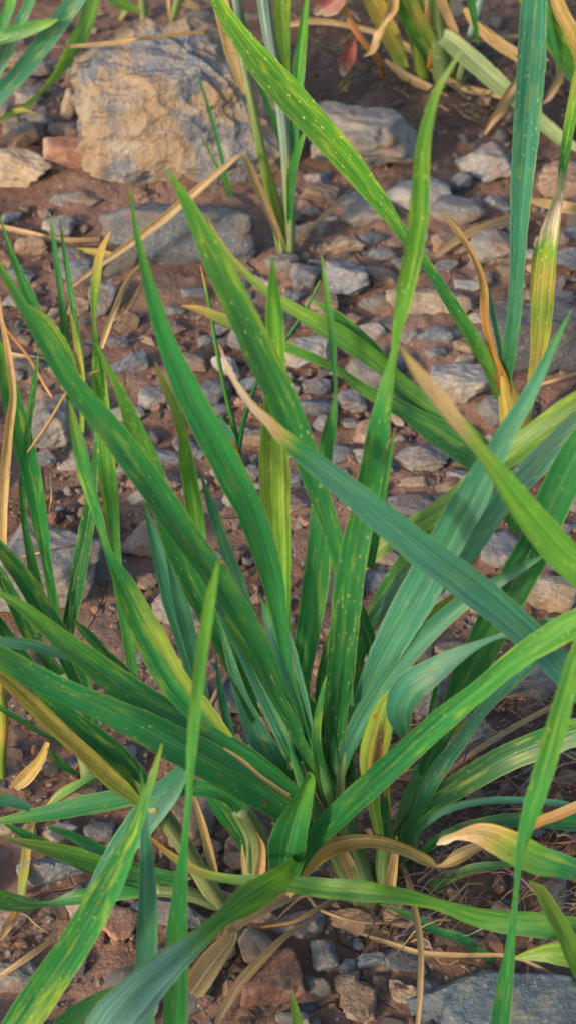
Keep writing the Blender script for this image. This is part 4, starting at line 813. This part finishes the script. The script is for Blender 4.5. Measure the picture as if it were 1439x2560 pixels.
straw('thin wiry root left of the main tuft foot', [(690, 2300, 6), (760, 2240, 8), (800, 2275, 9), (900, 2305, 8), (1030, 2305, 6)], 'd', 0.012, False)
straw('brown stalk slanting under the right leaves', [(1120, 1925, 10), (1200, 1870, 14), (1290, 1815, 14), (1390, 1760, 14), (1460, 1720, 8)], 'd', 0.02)
straw('tan straw lying at the bottom left', [(-20, 2455, 8), (60, 2400, 16), (120, 2355, 12), (140, 2320, 4)], 't', 0.01)
straw('bent tan straw on the left soil below the twisted leaf', [(0, 2350, 10), (30, 2300, 20), (50, 2260, 8)], 'd', 0.01)
straw('curly thin root on the left soil', [(20, 2290, 5), (60, 2285, 6), (90, 2310, 6), (125, 2335, 4)], 'd', 0.006, False)
straw('yellow dry blade standing at the left', [(55, 2240, 18), (66, 2160, 26), (75, 2080, 20), (90, 2050, 6)], 'y', 0.01)
straw('dry tan stem leaning behind the left tiller', [(545, 2200, 16), (522, 2130, 20), (505, 2060, 16), (485, 1990, 10)], 'd', 0.03)
straw('brown root lying on the soil by the lower left leaves', [(510, 1790, 10), (560, 1700, 12), (600, 1650, 6)], 'd', 0.01, False)
straw('orange dry leaf scrap at the edge of the left plant', [(480, 1640, 6), (455, 1650, 24), (430, 1660, 8)], 'y', 0.01)
straw('long tan straw near the top running past the flower', [(720, 60, 14), (790, 52, 16), (880, 65, 14), (980, 95, 16), (1060, 150, 18), (1100, 190, 8)], 'd', 0.02)
straw('tan straw crossing under the top right leaf', [(1120, 95, 10), (1190, 100, 10), (1290, 90, 10), (1400, 95, 8)], 'd', 0.02)

# tangled dead roots and straw litter, too many to count
def litter(name, label, n, region, sty, seed, wmin=2.5, wmax=6, length=(80, 260), zmax=0.02):
    rn = random.Random(seed); V, Fc, U, C, M = [], [], [], [], []
    for k in range(n):
        x, y = rn.uniform(region[0], region[2]), rn.uniform(region[1], region[3]); a = rn.uniform(-0.7, 0.5) + (math.pi if rn.random() < .5 else 0)
        L = rn.uniform(*length); pts = []; wd = wmin + (wmax - wmin) * rn.random() ** 2.2; z0 = rn.uniform(0, zmax); z1 = rn.uniform(0, zmax)
        for i in range(7):
            g = ground(x, y); pts.append((Vector((g.x, g.y, hf(g.x, g.y) + 0.002 + z0 + (z1 - z0) * i / 6 + 0.004 * math.sin(i))), wd * (1 - 0.1 * i) * g.y / 0.5 / F * 0.62))
            x += math.cos(a) * L / 6; y += math.sin(a) * L / 6; a += rn.uniform(-.55, .55)
        col = COL[rn.choice(sty)]; col = [c * rn.uniform(.45, 1.0) for c in col]
        for i, (p, w_) in enumerate(pts):
            tg = (pts[min(6, i + 1)][0] - pts[max(0, i - 1)][0]).normalized(); S = tg.cross(Vector((0, 0, 1))).normalized(); N = S.cross(tg)
            b = len(V)
            for j in range(5):
                q = j / 5 * 2 * math.pi; V.append(p + (S * math.cos(q) + N * math.sin(q)) * w_ / 2); U.append((.1 + .05 * j, i)); C.append(col); M.append((0, 0, 0))
            if i:
                for j in range(5): Fc.append((b - 5 + j, b - 5 + (j + 1) % 5, b + (j + 1) % 5, b + j))
    o = finish(name, V, Fc, U, C, M, None, Vector((0, 0, 0))); return tag(o, label, 'dead roots', kind='stuff')
litter('dead_roots', 'tangle of dead roots under the right hand leaves', 320, (940, 1750, 1560, 2400), ('RT', 'RT', 'RD', 'D'), 3, 3, 11)
litter('dead_roots', 'dead straw litter under the top right clump', 90, (740, 20, 1500, 330), ('RT', 'D', 'RD', 'RD'), 4, 3, 8, (80, 220), 0.015)
litter('dead_roots', 'few thin dead rootlets spread over the stony soil', 45, (-50, 350, 1480, 1500), ('D', 'T'), 6, 2, 4, (50, 160), 0.004)

# unseen wheat blades added behind the camera to shade this tuft from the low sun
def add_shade_wheat(name, label, spots, seed):
    rn = random.Random(seed); V, Fc, U, C, M = [], [], [], [], []
    for (cx, cy, hmax) in spots:
        for b in range(16):
            az = rn.uniform(0, 6.28); H = hmax * rn.uniform(.55, 1.0); out = rn.uniform(.04, .15); wd = rn.uniform(.008, .014); x0, y0 = cx + rn.gauss(0, .015), cy + rn.gauss(0, .015)
            b0 = len(V); dx, dy = math.cos(az), math.sin(az); col = [c * rn.uniform(.8, 1.2) for c in COL[rn.choice('GGBL')]]; tw = rn.uniform(-1, 1)
            for i in range(11):
                t = i / 10; p = Vector((x0 + dx * out * t ** 1.7, y0 + dy * out * t ** 1.7, hf(x0, y0) + H * (t - .25 * t ** 3) / .75))
                hw = wd / 2 * min(1, .4 + 2 * t) * (1 - t ** 3) + .0002; a = tw * t; S = Vector((-dy * math.cos(a) + dx * math.sin(a), dx * math.cos(a) + dy * math.sin(a), 0))
                for e in (-1, 0, 1):
                    V.append(p + S * (e * hw) + Vector((dx, dy, 0)) * (-abs(e) * hw * .3)); U.append((.5 + e * .5, t * H * 100)); C.append(col); M.append((.4, .1, 1))
                if i:
                    for j in (0, 1): q = b0 + (i - 1) * 3 + j; Fc.append((q, q + 1, q + 4, q + 3))
    return tag(finish(name, V, Fc, U, C, M, None, Vector((0, 0, 0))), label, 'wheat', kind='stuff')
rn = random.Random(77)
add_shade_wheat('shade_wheat', 'unseen wheat added outside the picture to shade the tuft', [(rn.uniform(-.75, .25), rn.uniform(-.50, -.10), rn.uniform(.24, .30)) for k in range(11)], 5)
